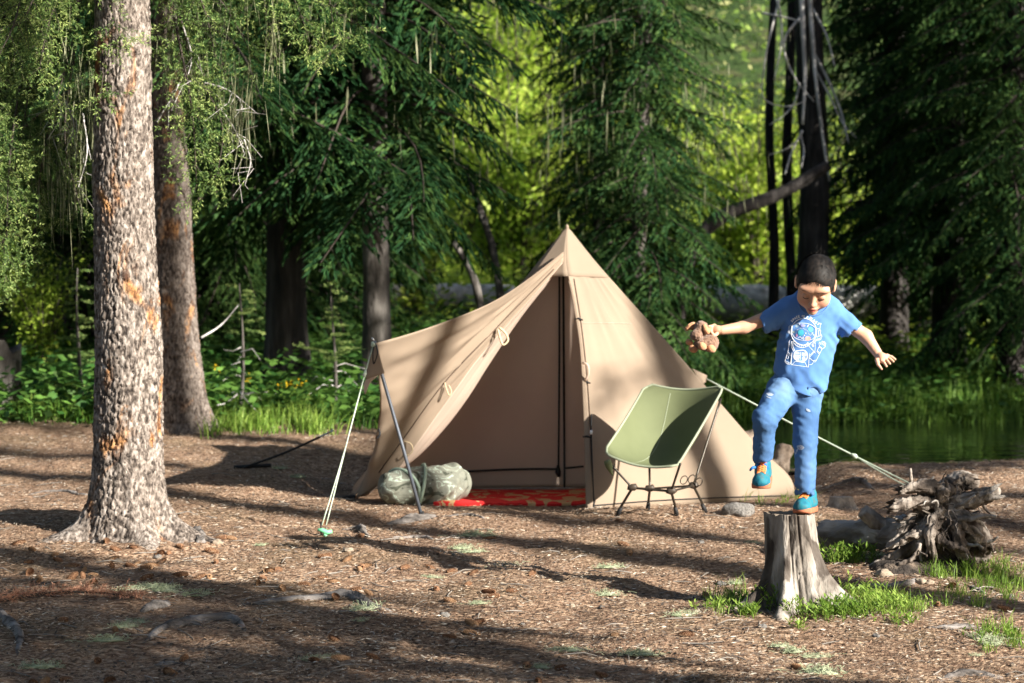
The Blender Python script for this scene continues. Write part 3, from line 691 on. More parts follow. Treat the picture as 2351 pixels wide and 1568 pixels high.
# broken stump at the left edge
b = G(8, 948); st = thing('broken_stump', b, 'weathered broken stump at the left edge of the picture', 'stump')
z = np.linspace(-.05, .47, 24); th = np.linspace(0, 2*PI, 40, endpoint=False)
R = .125*(1+.35*np.exp(-np.maximum(z, 0)/.12))[:, None]*(1+.12*vn(th[None]*4, z[:, None]*2, 4)); jag = np.where(z[:, None] > .40, (z[:, None]-.40)*(2*vn(th[None]*2.2, 0*z[:, None], 8)+.2), 0)
V = np.stack([b[0]+R*np.cos(th), b[1]+R*np.sin(th), b[2]+z[:, None]+jag], -1); mb = MB()
fa = np.arange(23)[:, None]*40; j = np.arange(40)[None]; mb.add(V, np.stack([fa+j, fa+(j+1) % 40, fa+40+(j+1) % 40, fa+40+j], -1))
top = V[-1].mean(0)-[0, 0, .02]; mb.add(np.r_[V[-1], [top]], None, np.stack([np.arange(40), (np.arange(40)+1) % 40, np.full(40, 40)], -1)); mb.build('trunk', M_bark_grey, st)

# ------------------------------------------------------------------ saplings
def sapling(px, D, H, label, seed, green_from, gl_, wid, dead=True):
    b = place(px, D); t = thing('spruce_sapling', b, label, 'sapling'); rng = np.random.default_rng(seed)
    C = np.stack([b[0]+.02*np.sin(np.linspace(0, 4, 16)+seed), np.full(16, b[1]), b[2]+np.linspace(-.05, H, 16)], -1)
    MB().add(*tube(C, np.linspace(.024*H/1.3, .004, 16), 8, True, .1)).build('trunk', M_bark_grey, t)
    P, D_, L = [], [], []; dm = MB()
    for h in np.arange(.15*H, H, .035):
        az = rng.uniform(0, 2*PI); ln = wid*(1-h/H)*rng.uniform(.5, 1.1)+.05; o = np.array([b[0], b[1], b[2]+h]); d = np.array([math.cos(az), math.sin(az), rng.uniform(-.25, .3)])
        if h > green_from*H:
            k = max(1, int(ln/.05))
            for s in range(k):
                P.append(o+d*ln*s/k); D_.append(d+rng.normal(0, .15, 3)); L.append(ln/k*1.2)
                for w in (-1, 1): P.append(o+d*ln*(s+.6)/k); D_.append(d+np.array([-d[1], d[0], 0])*w*.9); L.append(gl_*rng.uniform(.6, 1.1))
        elif dead and rng.uniform() < .6:
            q = o+d*ln*.5+rng.normal(0, .03, 3); dm.add(*tube(np.array([o, q, o+d*ln+[0, 0, -.06]]), [.006, .004, .002], 4, False))
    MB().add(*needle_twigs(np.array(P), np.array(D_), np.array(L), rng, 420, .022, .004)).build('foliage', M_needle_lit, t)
    if dm.n: dm.build('dead_branch', M_deadwood, t, kind='stuff')
    return t, b
sapling(552, 14.5, 1.0, 'small half dead spruce sapling with green top between big trunk and tent', 31, .62, .07, .30)
sapling(765, 15.0, .95, 'slender green spruce sapling just left of the tent awning', 32, .35, .08, .34)
sapling(182, 14.6, 1.05, 'pale green sapling showing left of the big spruce trunk', 33, .1, .09, .22, False)
t_, b_ = None, None
dbm = thing('fallen_branch', G(560, 948), 'bare grey branch lying at the foot of the half dead sapling', 'branch')
for pts in ([(545, 905, 14.3), (520, 925, 14.2), (498, 930, 14.1)], [(552, 900, 14.3), (575, 930, 14.1), (600, 952, 14.0)], [(560, 905, 14.3), (600, 900, 14.3), (640, 905, 14.3)], [(462, 775, 14.2), (500, 752, 14.3), (548, 700, 14.5)]):
    MB().add(*tube(curve([W(*p) for p in pts], 10), np.linspace(.008, .003, 10), 5)).build('stem', M_deadwood, dbm)

# ------------------------------------------------------------------ shrubs, grass, far wood
M_shrub = foliage_mat('willow_leaves', (.14, .24, .02), (.25, .38, .035), (.42, .52, .08), rough=.5, transl=.5, scale=2)
M_grass = foliage_mat('meadow_grass', (.035, .10, .012), (.07, .165, .02), (.15, .26, .04), rough=.6, transl=.35, scale=1.2)
M_forb = foliage_mat('forb_leaves', (.025, .085, .016), (.045, .13, .025), (.11, .22, .04), rough=.55, transl=.3, scale=1.6)
M_grass_lit = foliage_mat('leaves_lit', (.09, .17, .02), (.15, .26, .035), (.26, .36, .07), rough=.55, transl=.4, scale=6)  # lit copy of the grass green, sunlight put into a yellower tone
SHR = []
for sd in range(3):
    rng = np.random.default_rng(60+sd); mb = MB(); wood = MB(); P = []; D = []
    for s in range(26):
        az = rng.uniform(0, 2*PI); lean = rng.uniform(.1, .55); h = rng.uniform(1.3, 2.4); tip = np.array([math.cos(az)*lean*h, math.sin(az)*lean*h, h])
        C = curve([[0, 0, 0], tip*.5*[.7, .7, 1.1], tip], 9); wood.add(*tube(C, np.linspace(.014, .003, 9), 4, False))
        for q in range(110):
            u = rng.uniform(.2, 1)*8; i = min(int(u), 7); p = C[i]*(1-u+i)+C[i+1]*(u-i)+rng.normal(0, .09, 3); P.append(p); D.append(rng.normal(0, 1, 3)+[0, 0, .2])
    n = len(P); mb.add(*blades(np.array(P), np.array(D), rng.uniform(.05, .10, n), rng.uniform(.022, .045, n), rng.normal(0, 1, (n, 3))+[0, -.5, .5]))
    a = mb.mesh('shrub_leaves'); a.materials.append(M_shrub); w_ = wood.mesh('shrub_stems'); w_.materials.append(M_twig); SHR.append((a, w_))
for i, (px, D, s, lb_) in enumerate(((1190, 29.5, 1.5, 'sunlit yellow green willow shrub left of the tent peak'), (1262, 30.5, 1.5, 'sunlit willow shrub directly behind the tent peak'), (1135, 31, 1.6, 'bright willow shrub far back in the gap left of the tent peak'),
        (1690, 31.5, 1.4, 'sunlit willow shrub left of the thin dark trunks'), (1790, 32, 1.5, 'bright willow shrub behind the two thin dark trunks'), (1900, 29, 1.2, 'bright willow shrub just right of the dead tree'),
        (1230, 33, 2.0, 'tall willow shrub far behind the tent'), (1740, 31, 1.5, 'tall willow shrub far behind the thin trunks'), (960, 24, .9, 'willow shrub behind the grey fallen log'), (2230, 27, 1.2, 'willow shrub on the grassy bank at right'),
        (2350, 25.5, 1.1, 'willow shrub at the right edge of the bank'), (1090, 34, 2.2, 'tall bright willow shrub farthest back in the gap left of the tent peak'), (1200, 35, 2.4, 'tallest willow shrub far behind the tent in the bright gap'), (1290, 36, 2.2, 'tall willow shrub far behind, just right of the tent peak'), (860, 27, 1.2, 'willow shrub glimpsed behind the big drooping spruce'), (1420, 24.5, .9, 'willow shrub behind the right slope of the tent'), (1590, 23.5, .8, 'willow shrub beside the low-boughed spruce'),
        (1330, 33, 1.9, 'tall willow shrub in the wood behind the tent peak'), (100, 17.0, .6, 'low shrub in the shade left of the big trunk'), (330, 18.5, .6, 'low shrub in the shade between the two big trunks'))):
    t = thing('willow_shrub', place(px, D), lb_, 'shrub', 'willow shrubs in the wood', i*1.3); t.scale = (s, s, s); a, w_ = SHR[i % 3]
    local('foliage', a, M_shrub, t); local('stem', w_, M_twig, t, kind='stuff')

def tufts(name, XY, hgt, nb, wid, m, seed, spreadr=.05, lean=.45, leafy=False):
    rng = np.random.default_rng(seed); XY = np.asarray(XY); n = len(XY)
    idx = np.repeat(np.arange(n), nb); h = np.asarray(hgt)[idx] if np.ndim(hgt) else np.full(len(idx), hgt)
    xy = XY[idx]+rng.normal(0, spreadr, (len(idx), 2)); z = gz(xy[:, 0], xy[:, 1])-.01
    P = np.column_stack([xy, z]); az = rng.uniform(0, 2*PI, len(idx)); le = lean*rng.uniform(.1, 1, len(idx)); L = h*rng.uniform(.5, 1.1, len(idx))
    D = np.column_stack([np.cos(az)*le, np.sin(az)*le, np.ones(len(idx))]); mb = MB()
    if leafy:
        P = P+nrm(D)*(L*rng.uniform(.1, 1, len(idx)))[:, None]; D = np.column_stack([np.cos(az), np.sin(az), rng.uniform(-.3, .5, len(idx))])
        mb.add(*blades(P, D, rng.uniform(.06, .13, len(idx)), np.full(len(idx), wid)*rng.uniform(.7, 1.3, len(idx)), np.array([0, 0, 1.])+rng.normal(0, .5, (len(idx), 3))))
    else:
        D = nrm(D); S = np.column_stack([-np.sin(az+.8), np.cos(az+.8), np.zeros(len(idx))])*(wid*.5); bend = np.column_stack([np.cos(az), np.sin(az), -.4*np.ones(len(idx))])*(L*le*.7)[:, None]
        A = P; B = P+D*(L*.55)[:, None]; C = P+D*L[:, None]+bend
        V = np.stack([A-S, A+S, B-S*.8, B+S*.8, C], 1).reshape(-1, 3); o = np.arange(len(idx))*5
        mb.add(V, np.stack([o, o+1, o+3, o+2], -1), np.stack([o+2, o+3, o+4], -1))
    return mb.build(name, m, kind='stuff', label=None)
gr = np.random.default_rng(70)
def region(n, x0, x1, y0, y1, keep=None):
    xy = np.column_stack([gr.uniform(x0, x1, n), gr.uniform(y0, y1, n)])
    ok = np.abs(xy[:, 0]) < .275*xy[:, 1]+.6
    if keep is not None: ok &= keep(xy[:, 0], xy[:, 1])
    return xy[ok]
wet = lambda x, y: ~((x > 1.5) & (y > 12.9) & (y < 19.75))
edge = lambda x, y: wet(x, y) & (y > 14.0+.7*vn(x*1.4, y*.3, 12)) & ((x < 1.3) | (y > 19.6))
xy = region(3200, -6, 6, 13.7, 19, edge); o = tufts('meadow_grass', xy, gr.uniform(.08, .24, len(xy)), 9, .010, M_grass, 71); tag(o, 'green grass along the back edge of the clearing', 'grass')
xy = region(4400, 1.3, 8, 19.7, 24.5, lambda x, y: x > 1.2); o = tufts('bank_grass', xy, gr.uniform(.18, .45, len(xy)), 9, .016, M_grass, 72, .08); tag(o, 'lush green grass on the bank beyond the pond', 'grass')
xy = region(5200, -6, 5, 13.9, 22, edge); o = tufts('undergrowth', xy, gr.uniform(.08, .5, len(xy)), 15, .05, M_forb, 73, .10, leafy=True); tag(o, 'leafy green undergrowth at the foot of the forest', 'undergrowth')
xy = region(2000, 1.3, 8, 20.2, 23.6, lambda x, y: x > 1.2); o = tufts('bank_undergrowth', xy, gr.uniform(.15, .5, len(xy)), 16, .06, M_forb, 74, .14, leafy=True); tag(o, 'leafy plants among the grass beyond the pond', 'undergrowth')
xy = region(5600, -9, 9, 22, 36, lambda x, y: ~((x > 2) & (x < 6) & (y > 24) & (y < 28.4)) & ~((x > -2) & (x < .4) & (y > 23) & (y < 27.3))); o = tufts('far_undergrowth', xy, gr.uniform(.3, .9, len(xy)), 12, .08, M_shrub, 75, .2, leafy=True); tag(o, 'sunlit leafy growth on the forest floor behind the spruces', 'undergrowth')
# yellow flowers
M_yel = mat('yellow_petals', [(.75, .5, .02)], transl=.3)
mb = MB(); n = 40
for px, py in ((640, 885), (658, 882), (690, 880), (672, 884), (500, 845), (570, 868)):
    c = W(px, py, 14.9); P = c+gr.normal(0, .018, (14, 3)); mb.add(*blades(P, gr.normal(0, 1, (14, 3)), np.full(14, .018), np.full(14, .014), gr.normal(0, 1, (14, 3))))
mb.build('yellow_flowers', M_yel, kind='stuff', label='small yellow flowers in the grass behind the tent awning', cat='flowers')
# far wood on the hillside
fw = np.random.default_rng(80); mb = MB(); n = 950
cx_ = fw.uniform(-26, 26, n); cy2 = fw.uniform(35, 75, n); hh = fw.uniform(.5, 9, n)
base = np.stack([cx_, cy2, gz(cx_, cy2)+hh], -1); idx = np.repeat(np.arange(n), 72); P = base[idx]+fw.normal(0, .8, (len(idx), 3))
mb.add(*blades(P, fw.normal(0, 1, (len(idx), 3))+[0, 0, -.3], fw.uniform(.09, .26, len(idx)), fw.uniform(.05, .12, len(idx)), fw.normal(0, 1, (len(idx), 3))+[0, -.8, .4]))
M_far = foliage_mat('far_leaves', (.08, .16, .025), (.20, .30, .05), (.45, .46, .20), rough=.6, transl=.4, scale=.35)
mb.build('far_wood', M_far, kind='stuff', label='far wooded slope filling the gaps between the spruces', cat='wood')
# ------------------------------------------------------------------ tent
M_canvas = mat('tan_canvas', [(.375, .295, .225), (.42, .33, .25)], scale=3, rough=.9, bump=.12, bscale=260, bdist=.002, transl=.45, spec=.12)
M_canvas_in = mat('tan_canvas_lightened', [(.68, .56, .47), (.74, .61, .51)], scale=3, rough=.9, bump=.12, bscale=260, bdist=.002, transl=.5, spec=.12)  # canvas copy with a lighter colour, painted so the tent interior looks brighter
M_black = mat('black_webbing', [(.012, .012, .013)], rough=.6)
M_cord_tan = mat('tan_webbing', [(.5, .4, .26)], rough=.8)
M_rope = mat('pale_rope', [(.28, .34, .26), (.50, .57, .47)], scale=200, rough=.8)
M_steel = mat('steel', [(.5, .5, .52)], rough=.3, metal=.9)
M_pole = mat('grey_alloy_pole', [(.11, .125, .15)], rough=.4, metal=.5, spec=.4)

def wcurve(pts, n, bulge=None):
    return curve([W(*p) for p in pts], n)

def tri_panel(A, B, nv, sag=0, sag_dir=(0, 0, 0), wr=0, seed=0, thick=.0035):
    """ruled cloth between two edge curves A and B (same length); sag and soft folds are added inside the panel"""
    n = len(A); v = np.linspace(0, 1, nv); S = A[:, None]*(1-v)[None, :, None]+B[:, None]*v[None, :, None]
    nu = nrm(np.cross(np.gradient(S, axis=0), np.gradient(S, axis=1)+1e-9)); u = np.linspace(0, 1, n)[:, None]
    wv = np.linalg.norm(A-B, axis=1)[:, None]; m = (4*v*(1-v))[None]*np.minimum(1, wv*2)
    S = S+np.asarray(sag_dir)*(sag*m)[..., None]
    if wr: S = S+nu*(wr*m*(vn(u*2.5+0*v, v[None]*9+0*u+seed, seed)+.4*vn(u*9+0*v, v[None]*17+0*u, seed+1)))[..., None]
    V = S.reshape(-1, 3); Q = grid_faces(n, nv); nn = nu.reshape(-1, 3)*thick
    V2 = np.concatenate([V, V+nn]); k = n*nv; Qs = [Q, Q[:, ::-1]+k]
    def rim(ix): ix = np.asarray(ix); return np.stack([ix[:-1], ix[:-1]+k, ix[1:]+k, ix[1:]], -1)
    g = np.arange(k).reshape(n, nv); Qs += [rim(g[:, 0]), rim(g[::-1, -1]), rim(g[-1]), rim(g[0][::-1])]
    return V2, np.concatenate(Qs)

PZ = .196
apex = W(1302, 520, 11.1)
Fc = W(1347, 1170, 10.37); Fc[2] = PZ; Rc = np.array([1.585, 11.17, PZ]); Lc = np.array([-.885, 10.96, PZ]); BLc = np.array([-.95, 11.7, PZ]); BRc = np.array([1.35, 12.05, PZ])
tent = thing('tent', (.35, 11.1, PZ-.002), 'tan canvas pyramid tent with its door flap propped open as an awning', 'tent')
nU = 60
door_e = curve([apex, W(1300, 600, 11.0), W(1318, 700, 10.9), W(1331, 784, 10.81), W(1340, 933, 10.64), W(1344, 1050, 10.5), Fc], nU)
right_e = curve([apex, W(1364, 598, 11.12), W(1429, 672, 11.13), W(1510, 762, 11.14), W(1587, 850, 11.15), W(1656, 930, 11.16), W(1745, 1032, 11.165), W(1822, 1118, 11.17), Rc], nU)
fp = MB().add(*tri_panel(door_e, right_e, 50, .02, (-.3, .6, -.2), .03, 2)).build('front_panel', M_canvas, tent)
st_ = lambda a, b: curve([a, (a+b)/2+np.array([0, 0, -.02]), b], nU)
MB().add(*tri_panel(right_e+[.0, .004, 0], st_(apex, BRc), 30, .02, (0, 0, -1), .02, 3)).build('side_panel', M_canvas, tent)
MB().add(*tri_panel(st_(apex, BRc), st_(apex, BLc), 40, .03, (0, -1, 0), .03, 4)).build('back_panel', M_canvas_in, tent)
left_e = st_(apex, Lc)
MB().add(*tri_panel(st_(apex, BLc), left_e, 30, .02, (0, 0, -1), .02, 5)).build('side_panel', M_canvas, tent)
# apex cap: an extra layer over the top
cp = MB()
for a, b in ((door_e, right_e), (left_e, door_e)):
    q = 12; A = a[:q].copy(); B = b[:q].copy(); off = nrm(np.array([.0, -1, .5]))*.003
    cp.add(*tri_panel(A+off, B+off, 8, 0, (0, 0, 0), 0, 1, .0012))
cp.build('apex_cap', M_canvas, tent)
MB().add(*tube(np.array([apex+[0, 0, -.03], apex+[0, 0, .004], apex+[0, 0, .012]]), [.012, .009, .003], 10)).build('apex_tip', M_canvas, tent)
# the awning: door flap swung out and held up at its free corner
T_ = W(861, 788, 10.1); A0 = W(1293, 578, 11.0)
top_e = curve([A0, W(1250, 612, 10.92), W(1192, 655, 10.8), W(1152, 681, 10.71), W(1014, 741, 10.42), W(930, 769, 10.24), T_], nU)
fold_e = curve([W(1293, 600, 11.0), W(1220, 682, 10.93), W(1150, 760, 10.86), W(1092, 828, 10.82), W(1037, 904, 10.8), W(1008, 944, 10.8), W(954, 1020, 10.82), W(905, 1084, 10.86), W(830, 1137, 10.9), Lc+[.03, 0, .02]], nU)
v = np.linspace(0, 1, nU); 
aw = MB(); V, Q = tri_panel(top_e, fold_e, 60, .06, (.15, .9, .1), .05, 7)
k = len(V)//2
for h in (0, k):       # the free edge between the corner and the ground bows inwards
    S = V[h:h+k].reshape(nU, 60, 3); b_ = (np.linspace(0, 1, nU)**6)[:, None]*np.sin(np.linspace(0, PI, 60))[None]*.055; S[..., 0] += b_
    wv_ = (np.linspace(0, 1, nU)**3)[:, None]*np.sin(np.linspace(0, 5*PI, 60))[None]*.018*np.sin(np.linspace(0, PI, 60))[None]; S[..., 1] += wv_
aw.add(V, Q); aw.build('door_flap', M_canvas, tent)
in_e = curve([W(1293, 606, 11.06), W(1200, 722, 11.05), W(1118, 843, 11.06), W(1073, 914, 11.08), W(1025, 978, 11.1), W(954, 1052, 11.1), W(900, 1092, 11.08), W(840, 1138, 11.0)], nU)
f2 = fold_e.copy(); f2[:, 1] += .006
MB().add(*tri_panel(f2, in_e, 16, .03, (-.5, 0, -.3), .02, 9)).build('flap_inside', M_canvas_in, tent)
# corner of the flap folded over the pole top
ca = curve([T_+[.004, -.012, .004], W(868, 806, 10.06), W(883, 857, 10.05)], 14); cb = curve([T_+[-.006, -.012, .0], W(846, 830, 10.07), W(838, 872, 10.06)], 14)
MB().add(*tri_panel(ca, cb, 10, .015, (0, -1, 0), .01, 3)).build('flap_corner', M_canvas, tent)
MB().add(*tri_panel(curve([W(872, 858, 10.1), W(850, 878, 10.1), W(838, 905, 10.12)], 10), curve([W(862, 850, 10.12), W(842, 866, 10.12), W(834, 890, 10.13)], 10), 6)).build('flap_corner', M_canvas_in, tent)
# seams and piping
def line(pts, r, m, name, par=tent, n=40, sides=6):
    return MB().add(*tube(curve(pts, n), r, sides)).build(name, m, par)
def on_panel(A, B, u, v, off=.004):
    i = np.clip(u*(nU-1), 0, nU-1.001); k_ = int(i); f = i-k_; a = A[k_]*(1-f)+A[k_+1]*f; b = B[k_]*(1-f)+B[k_+1]*f; return a*(1-v)+b*v
bvh_cache = {}
def proj(o, px, py, off=.004):
    """point on a mesh object met by the ray through a photo pixel, pushed out towards the light side"""
    if o.name not in bvh_cache:
        me = o.data; M = (o.parent.matrix_basis @ o.matrix_basis) if o.parent else o.matrix_basis
        bvh_cache[o.name] = BVHTree.FromPolygons([M @ v_.co for v_ in me.vertices], [list(p.vertices) for p in me.polygons])
    d = Vector(W(px, py, 1.0)-np.array([0, 0, CZ])).normalized(); h = bvh_cache[o.name].ray_cast(Vector((0, 0, CZ)), d)
    if h[0] is None: return None
    return np.array(h[0]-d*off)
def pline(o, pts, r, m, name, n=40, off=.004, par=tent):
    P = [proj(o, x, y, off) for x, y in curve(pts, n)]; P = [p for p in P if p is not None]
    if len(P) > 3: return MB().add(*tube(np.array(P), r, 5)).build(name, m, par)
flap = [c for c in tent.children if c.name.startswith('door_flap')][0]
backp = [c for c in tent.children if c.name.startswith('back_panel')][0]
M_seam = mat('dark_seam', [(.10, .07, .05)], rough=.9)
pline(flap, [(1272, 618), (1137, 756), (1021, 878), (925, 1009), (870, 1085)], .0035, M_seam, 'zip_seam')
pline(fp, [(1360, 1161), (1500, 1150), (1700, 1141), (1805, 1138)], .0035, M_black, 'hem_piping')
pline(fp, [(1338, 741), (1395, 741), (1450, 743)], .0013, M_canvas_in, 'panel_seam')
pline(fp, [(1318, 640), (1334, 740), (1349, 880), (1356, 1000), (1357, 1160)], .003, M_seam, 'door_zip')
pline(backp, [(1284, 636), (1284, 800), (1283, 960), (1282, 1076)], .006, M_black, 'zip', off=.01)
pline(backp, [(1293, 625), (1294, 800), (1295, 960), (1296, 1118)], .007, M_black, 'zip', off=.012)
pline(backp, [(1070, 1083), (1150, 1079), (1230, 1077), (1281, 1077)], .007, M_black, 'zip', off=.012)
pline(backp, [(1296, 1075), (1320, 1073), (1340, 1071)], .006, M_black, 'zip', off=.012)
c = proj(backp, 1281, 1083, .03)
MB().add(*tube(np.array([c+[0, 0, .04], c+[0, -.01, 0], c+[.006, -.01, -.03]]), [.006, .018, .01], 8)).build('zip_pull', M_black, tent)
# light edge strip along the doorway
de = door_e[12:]+np.array([-.004, -.006, 0]); de2 = de+np.outer(np.linspace(.012, .035, len(de)), [1, .25, 0])+[0, -.006, 0]
MB().add(*tri_panel(de, de2, 5, .006, (0, -1, 0))).build('door_edge', M_canvas, tent)
for px, py in ((1325, 733), (1342, 878), (1343, 1003)):
    p = proj(fp, px+8, py, .012)
    if p is not None: MB().add(*tube(np.array([p+[-.03, -.005, 0], p+[-.01, -.012, .004], p+[.012, 0, -.004]]), [.004, .006, .004], 6)).build('toggle', M_black, tent)
for px, py, s in ((1342, 845, 1),):
    A = curve([W(px-4, py-12, 10.7), W(px+6, py-8, 10.68), W(px+9, py+12, 10.68), W(px+1, py+30, 10.7)], 10); MB().add(*tube(A, .007, 6)).build('strap', M_canvas_in, tent)
p = W(1357, 992, 10.5)+[0, -.03, 0]; MB().add(*tube(np.array([p+[0, 0, .012], p, p+[0, 0, -.012]]), [.006, .008, .006], 8)).build('buckle', mat('clear_plastic', [(.8, .82, .85)], rough=.15), tent)
line([W(1357, 950, 10.5)+[0, -.03, 0], p+[0, 0, .01], W(1360, 1080, 10.42)+[0, -.02, 0], W(1364, 1168, 10.33)], .004, M_black, 'corner_cord', sides=5)
# tie loops on the flap
for pts in ([(1143, 756), (1147, 772), (1156, 792), (1166, 782), (1158, 762), (1146, 752)], [(1021, 878), (1024, 890), (1033, 908), (1036, 900), (1030, 884)], [(925, 1012), (944, 1020), (947, 1036), (934, 1045), (930, 1040)]):
    P = [proj(flap, x, y, .012) for x, y in pts]; Dm = np.median([q[1] for q in P if q is not None])
    P = [W(x, y, Dm-.02) for x, y in pts]; MB().add(*tube(curve(P, 22), .006 if pts[0][0] > 1100 else .0035, 6)).build('tie_loop', M_cord_tan, tent)
# dark cord and toggle on the flap edge, black strap at the ground
line([T_+[.004, -.016, 0], W(866, 815, 10.03), W(858, 835, 10.03), W(856, 812, 10.03), T_+[-.002, -.016, -.01]], .003, M_black, 'corner_cord', sides=5)
p = W(870, 985, 10.6); line([p, p+[.005, -.01, -.03], p+[-.01, -.01, -.05]], .006, M_black, 'toggle')
line([Lc+[.02, 0, .02], np.array([-.97, 10.92, PZ+.015]), np.array([-1.02, 10.9, PZ+.008])], .010, M_black, 'stake_strap')
# guy tab on the far right edge
tabp = W(1600, 856, 11.3)
MB().add(*tri_panel(curve([W(1590, 846, 11.18), W(1624, 862, 11.35)], 8), curve([W(1612, 882, 11.2), W(1621, 878, 11.35)], 8), 6)).build('guy_tab', M_canvas, tent)

# awning pole
pf = G(971, 1180); pole = thing('awning_pole', pf, 'slim grey metal pole holding up the tent awning corner', 'pole')
pt = W(859, 783, 10.1); 
MB().add(*tube(np.array([pf+[0, 0, -.02], pf*.5+W(878, 864, 10.13)*.5, W(878, 864, 10.13), pt+[0, .012, .0]]), .009, 10)).build('shaft', M_pole, pole)
MB().add(*tube(np.array([pf+[0, 0, -.03], pf+[0, 0, .01], pf*.97+pt*.03]), [.006, .012, .012], 8)).build('foot', M_black, pole)
MB().add(*tube(np.array([pt+[0, .012, 0], W(853, 775, 10.1)+[0, .012, 0]]), .004, 8)).build('tip_spike', M_steel, pole)
# left guyline with green stake
sp_ = G(746, 1229); gy_ = thing('guyline', sp_, 'pale doubled guyline running from the awning corner down to the green stake', 'rope')
T2 = W(857, 792, 10.085)
MB().add(*tube(curve([T2, W(838, 858, 9.98), sp_+[.006, 0, .05]], 12), .0032, 6)).build('rope', M_rope, gy_)
MB().add(*tube(curve([W(838, 858, 9.98), W(795, 1040, 9.77)+[-.012, 0, 0], sp_+[-.014, 0, .05]], 12), .0032, 6)).build('rope', M_rope, gy_)
MB().add(*tube(np.array([W(839, 850, 9.985), W(838, 858, 9.975), W(837, 866, 9.97)]), [.005, .009, .005], 8)).build('knot', M_rope, gy_)
MB().add(*tube(np.array([T2+[-.004, 0, .015], T2+[0, -.008, 0], T2+[.005, 0, -.015]]), [.006, .013, .006], 8)).build('knot', M_rope, gy_)
M_green_pl = mat('green_plastic', [(.16, .50, .27)], rough=.4, spec=.4)
sk = thing('tent_stake', sp_, 'bright green plastic tent stake at the foot of the left guyline', 'stake')
MB().add(*tube(np.array([sp_+[-.035, 0, .028], sp_+[-.012, 0, .024], sp_+[.012, 0, .014], sp_+[.035, 0, .020]]), [.007, .012, .012, .008], 8)).build('head', M_green_pl, sk)
MB().add(*tube(np.array([sp_+[0, 0, .022], sp_+[.01, .01, -.08]]), [.010, .006], 8)).build('shank', M_green_pl, sk)
MB().add(*tube(np.array([sp_+[-.02, 0, .06], sp_+[-.018, 0, .0]]), [.004, .004], 6)).build('pin', M_black, sk)
# right guyline
an = G(2165, 1142); gr_ = thing('guyline', an, 'braided guyline slanting right from the tent past the boy to the uprooted log', 'rope')
ga = W(1622, 870, 11.34); kn = ga*.36+an*.64+[0, 0, -.0]
MB().add(*tube(curve([ga, kn, an+[0, 0, .01]], 30), .0045, 6)).build('rope', M_rope, gr_)
MB().add(*tube(curve([kn, an+[-.02, 0, .0]], 20)+np.linspace(0, 1, 20)[:, None]*np.array([0, 0, -.0])+np.sin(np.linspace(0, PI, 20))[:, None]*np.array([0, 0, -.012]), .0035, 6)).build('rope', M_rope, gr_)
MB().add(*tube(np.array([kn+[-.02, 0, .012], kn, kn+[.012, 0, -.012]]), [.006, .014, .007], 8)).build('knot', M_rope, gr_)
# thin dark stick leaning on the ground left of the tent
s0 = G(560, 1082)+[0, 0, .01]; s1 = W(735, 1003, 11.6); stk = thing('roasting_stick', s0, 'thin black rod propped on the ground left of the tent', 'rod')
MB().add(*tube(curve([s0, (s0+s1)/2+[0, 0, -.01], s1], 12), .007, 6)).build('shaft', M_black, stk)
MB().add(*tube(np.array([s0+[-.06, .02, 0], s0+[.16, 0, .012]]), .012, 7)).build('handle', M_black, stk)
MB().add(*tube(np.array([s1, s1+[.06, .01, .03], s1+[.075, .01, .04]]), [.006, .004, .012], 6)).build('tip', M_steel, stk)

# ------------------------------------------------------------------ rug and stuff sack
def rug_mat():
    m = mat('red_rug', [(.42, .012, .012), (.55, .02, .02)], scale=30, rough=.95, bump=.3, bscale=200, bdist=.003)
    N = m.node_tree.nodes; L = m.node_tree.links; b = N['Principled BSDF']; src = b.inputs['Base Color'].links[0].from_socket
    tc = N.new('ShaderNodeTexCoord'); mp = N.new('ShaderNodeMapping'); mp.inputs['Scale'].default_value = (5.5, 3.2, 1); L.new(tc.outputs['Object'], mp.inputs[0])
    n = N.new('ShaderNodeTexNoise'); n.inputs['Scale'].default_value = 1.3; n.inputs['Detail'].default_value = 3; n.inputs['Distortion'].default_value = 1.5; L.new(mp.outputs[0], n.inputs['Vector'])
    r = N.new('ShaderNodeValToRGB'); r.color_ramp.elements[0].position = .555; r.color_ramp.elements[1].position = .565; L.new(n.outputs['Fac'], r.inputs[0])
    x = N.new('ShaderNodeMix'); x.data_type = 'RGBA'; L.new(r.outputs[0], x.inputs[0]); L.new(src, x.inputs[6]); x.inputs[7].default_value = (.42, .27, .13, 1); L.new(x.outputs[2], b.inputs['Base Color']); return m
rx = np.linspace(-.42, .42, 60); ry = np.linspace(10.60, 11.62, 60); X, Y = np.meshgrid(rx, ry, indexing='ij')
X = X+(Y-10.6)*.10; Zr = gz(X, Y)+.012+.008*vn(X*7, Y*7, 4)+.012*np.exp(-((Y-10.66)/.05)**2)
mb = MB(); mb.add(np.stack([X, Y, Zr], -1), grid_faces(60, 60)); g = np.arange(3600).reshape(60, 60); edge_ = np.r_[g[:, 0], g[-1, 1:], g[::-1, -1][1:], g[0, ::-1][1:]]
V = np.stack([X, Y, Zr], -1).reshape(-1, 3)[edge_]; n = len(V); i = np.arange(n-1); mb.add(np.r_[V, V-[0, 0, .012]], np.stack([i, i+n, i+n+1, i+1], -1))
rg = mb.build('rug', rug_mat(), label='bright red patterned rug on the tent floor', cat='rug')
def sack_mat():
    m = mat('sack_cloth', [(.04, .045, .032), (.125, .13, .105), (.15, .155, .125), (.30, .36, .30), (.16, .165, .135)], scale=9, pos=[0, .40, .48, .56, .60], const=True, detail=2.5, distort=1.6, rough=.75, bump=.5, bscale=30, bdist=.01, stretch=(1, 1, 1.2)); return m
a = W(905, 1124, 10.62); b = W(1035, 1098, 10.80); a[2] = PZ+.095; b[2] = PZ+.105
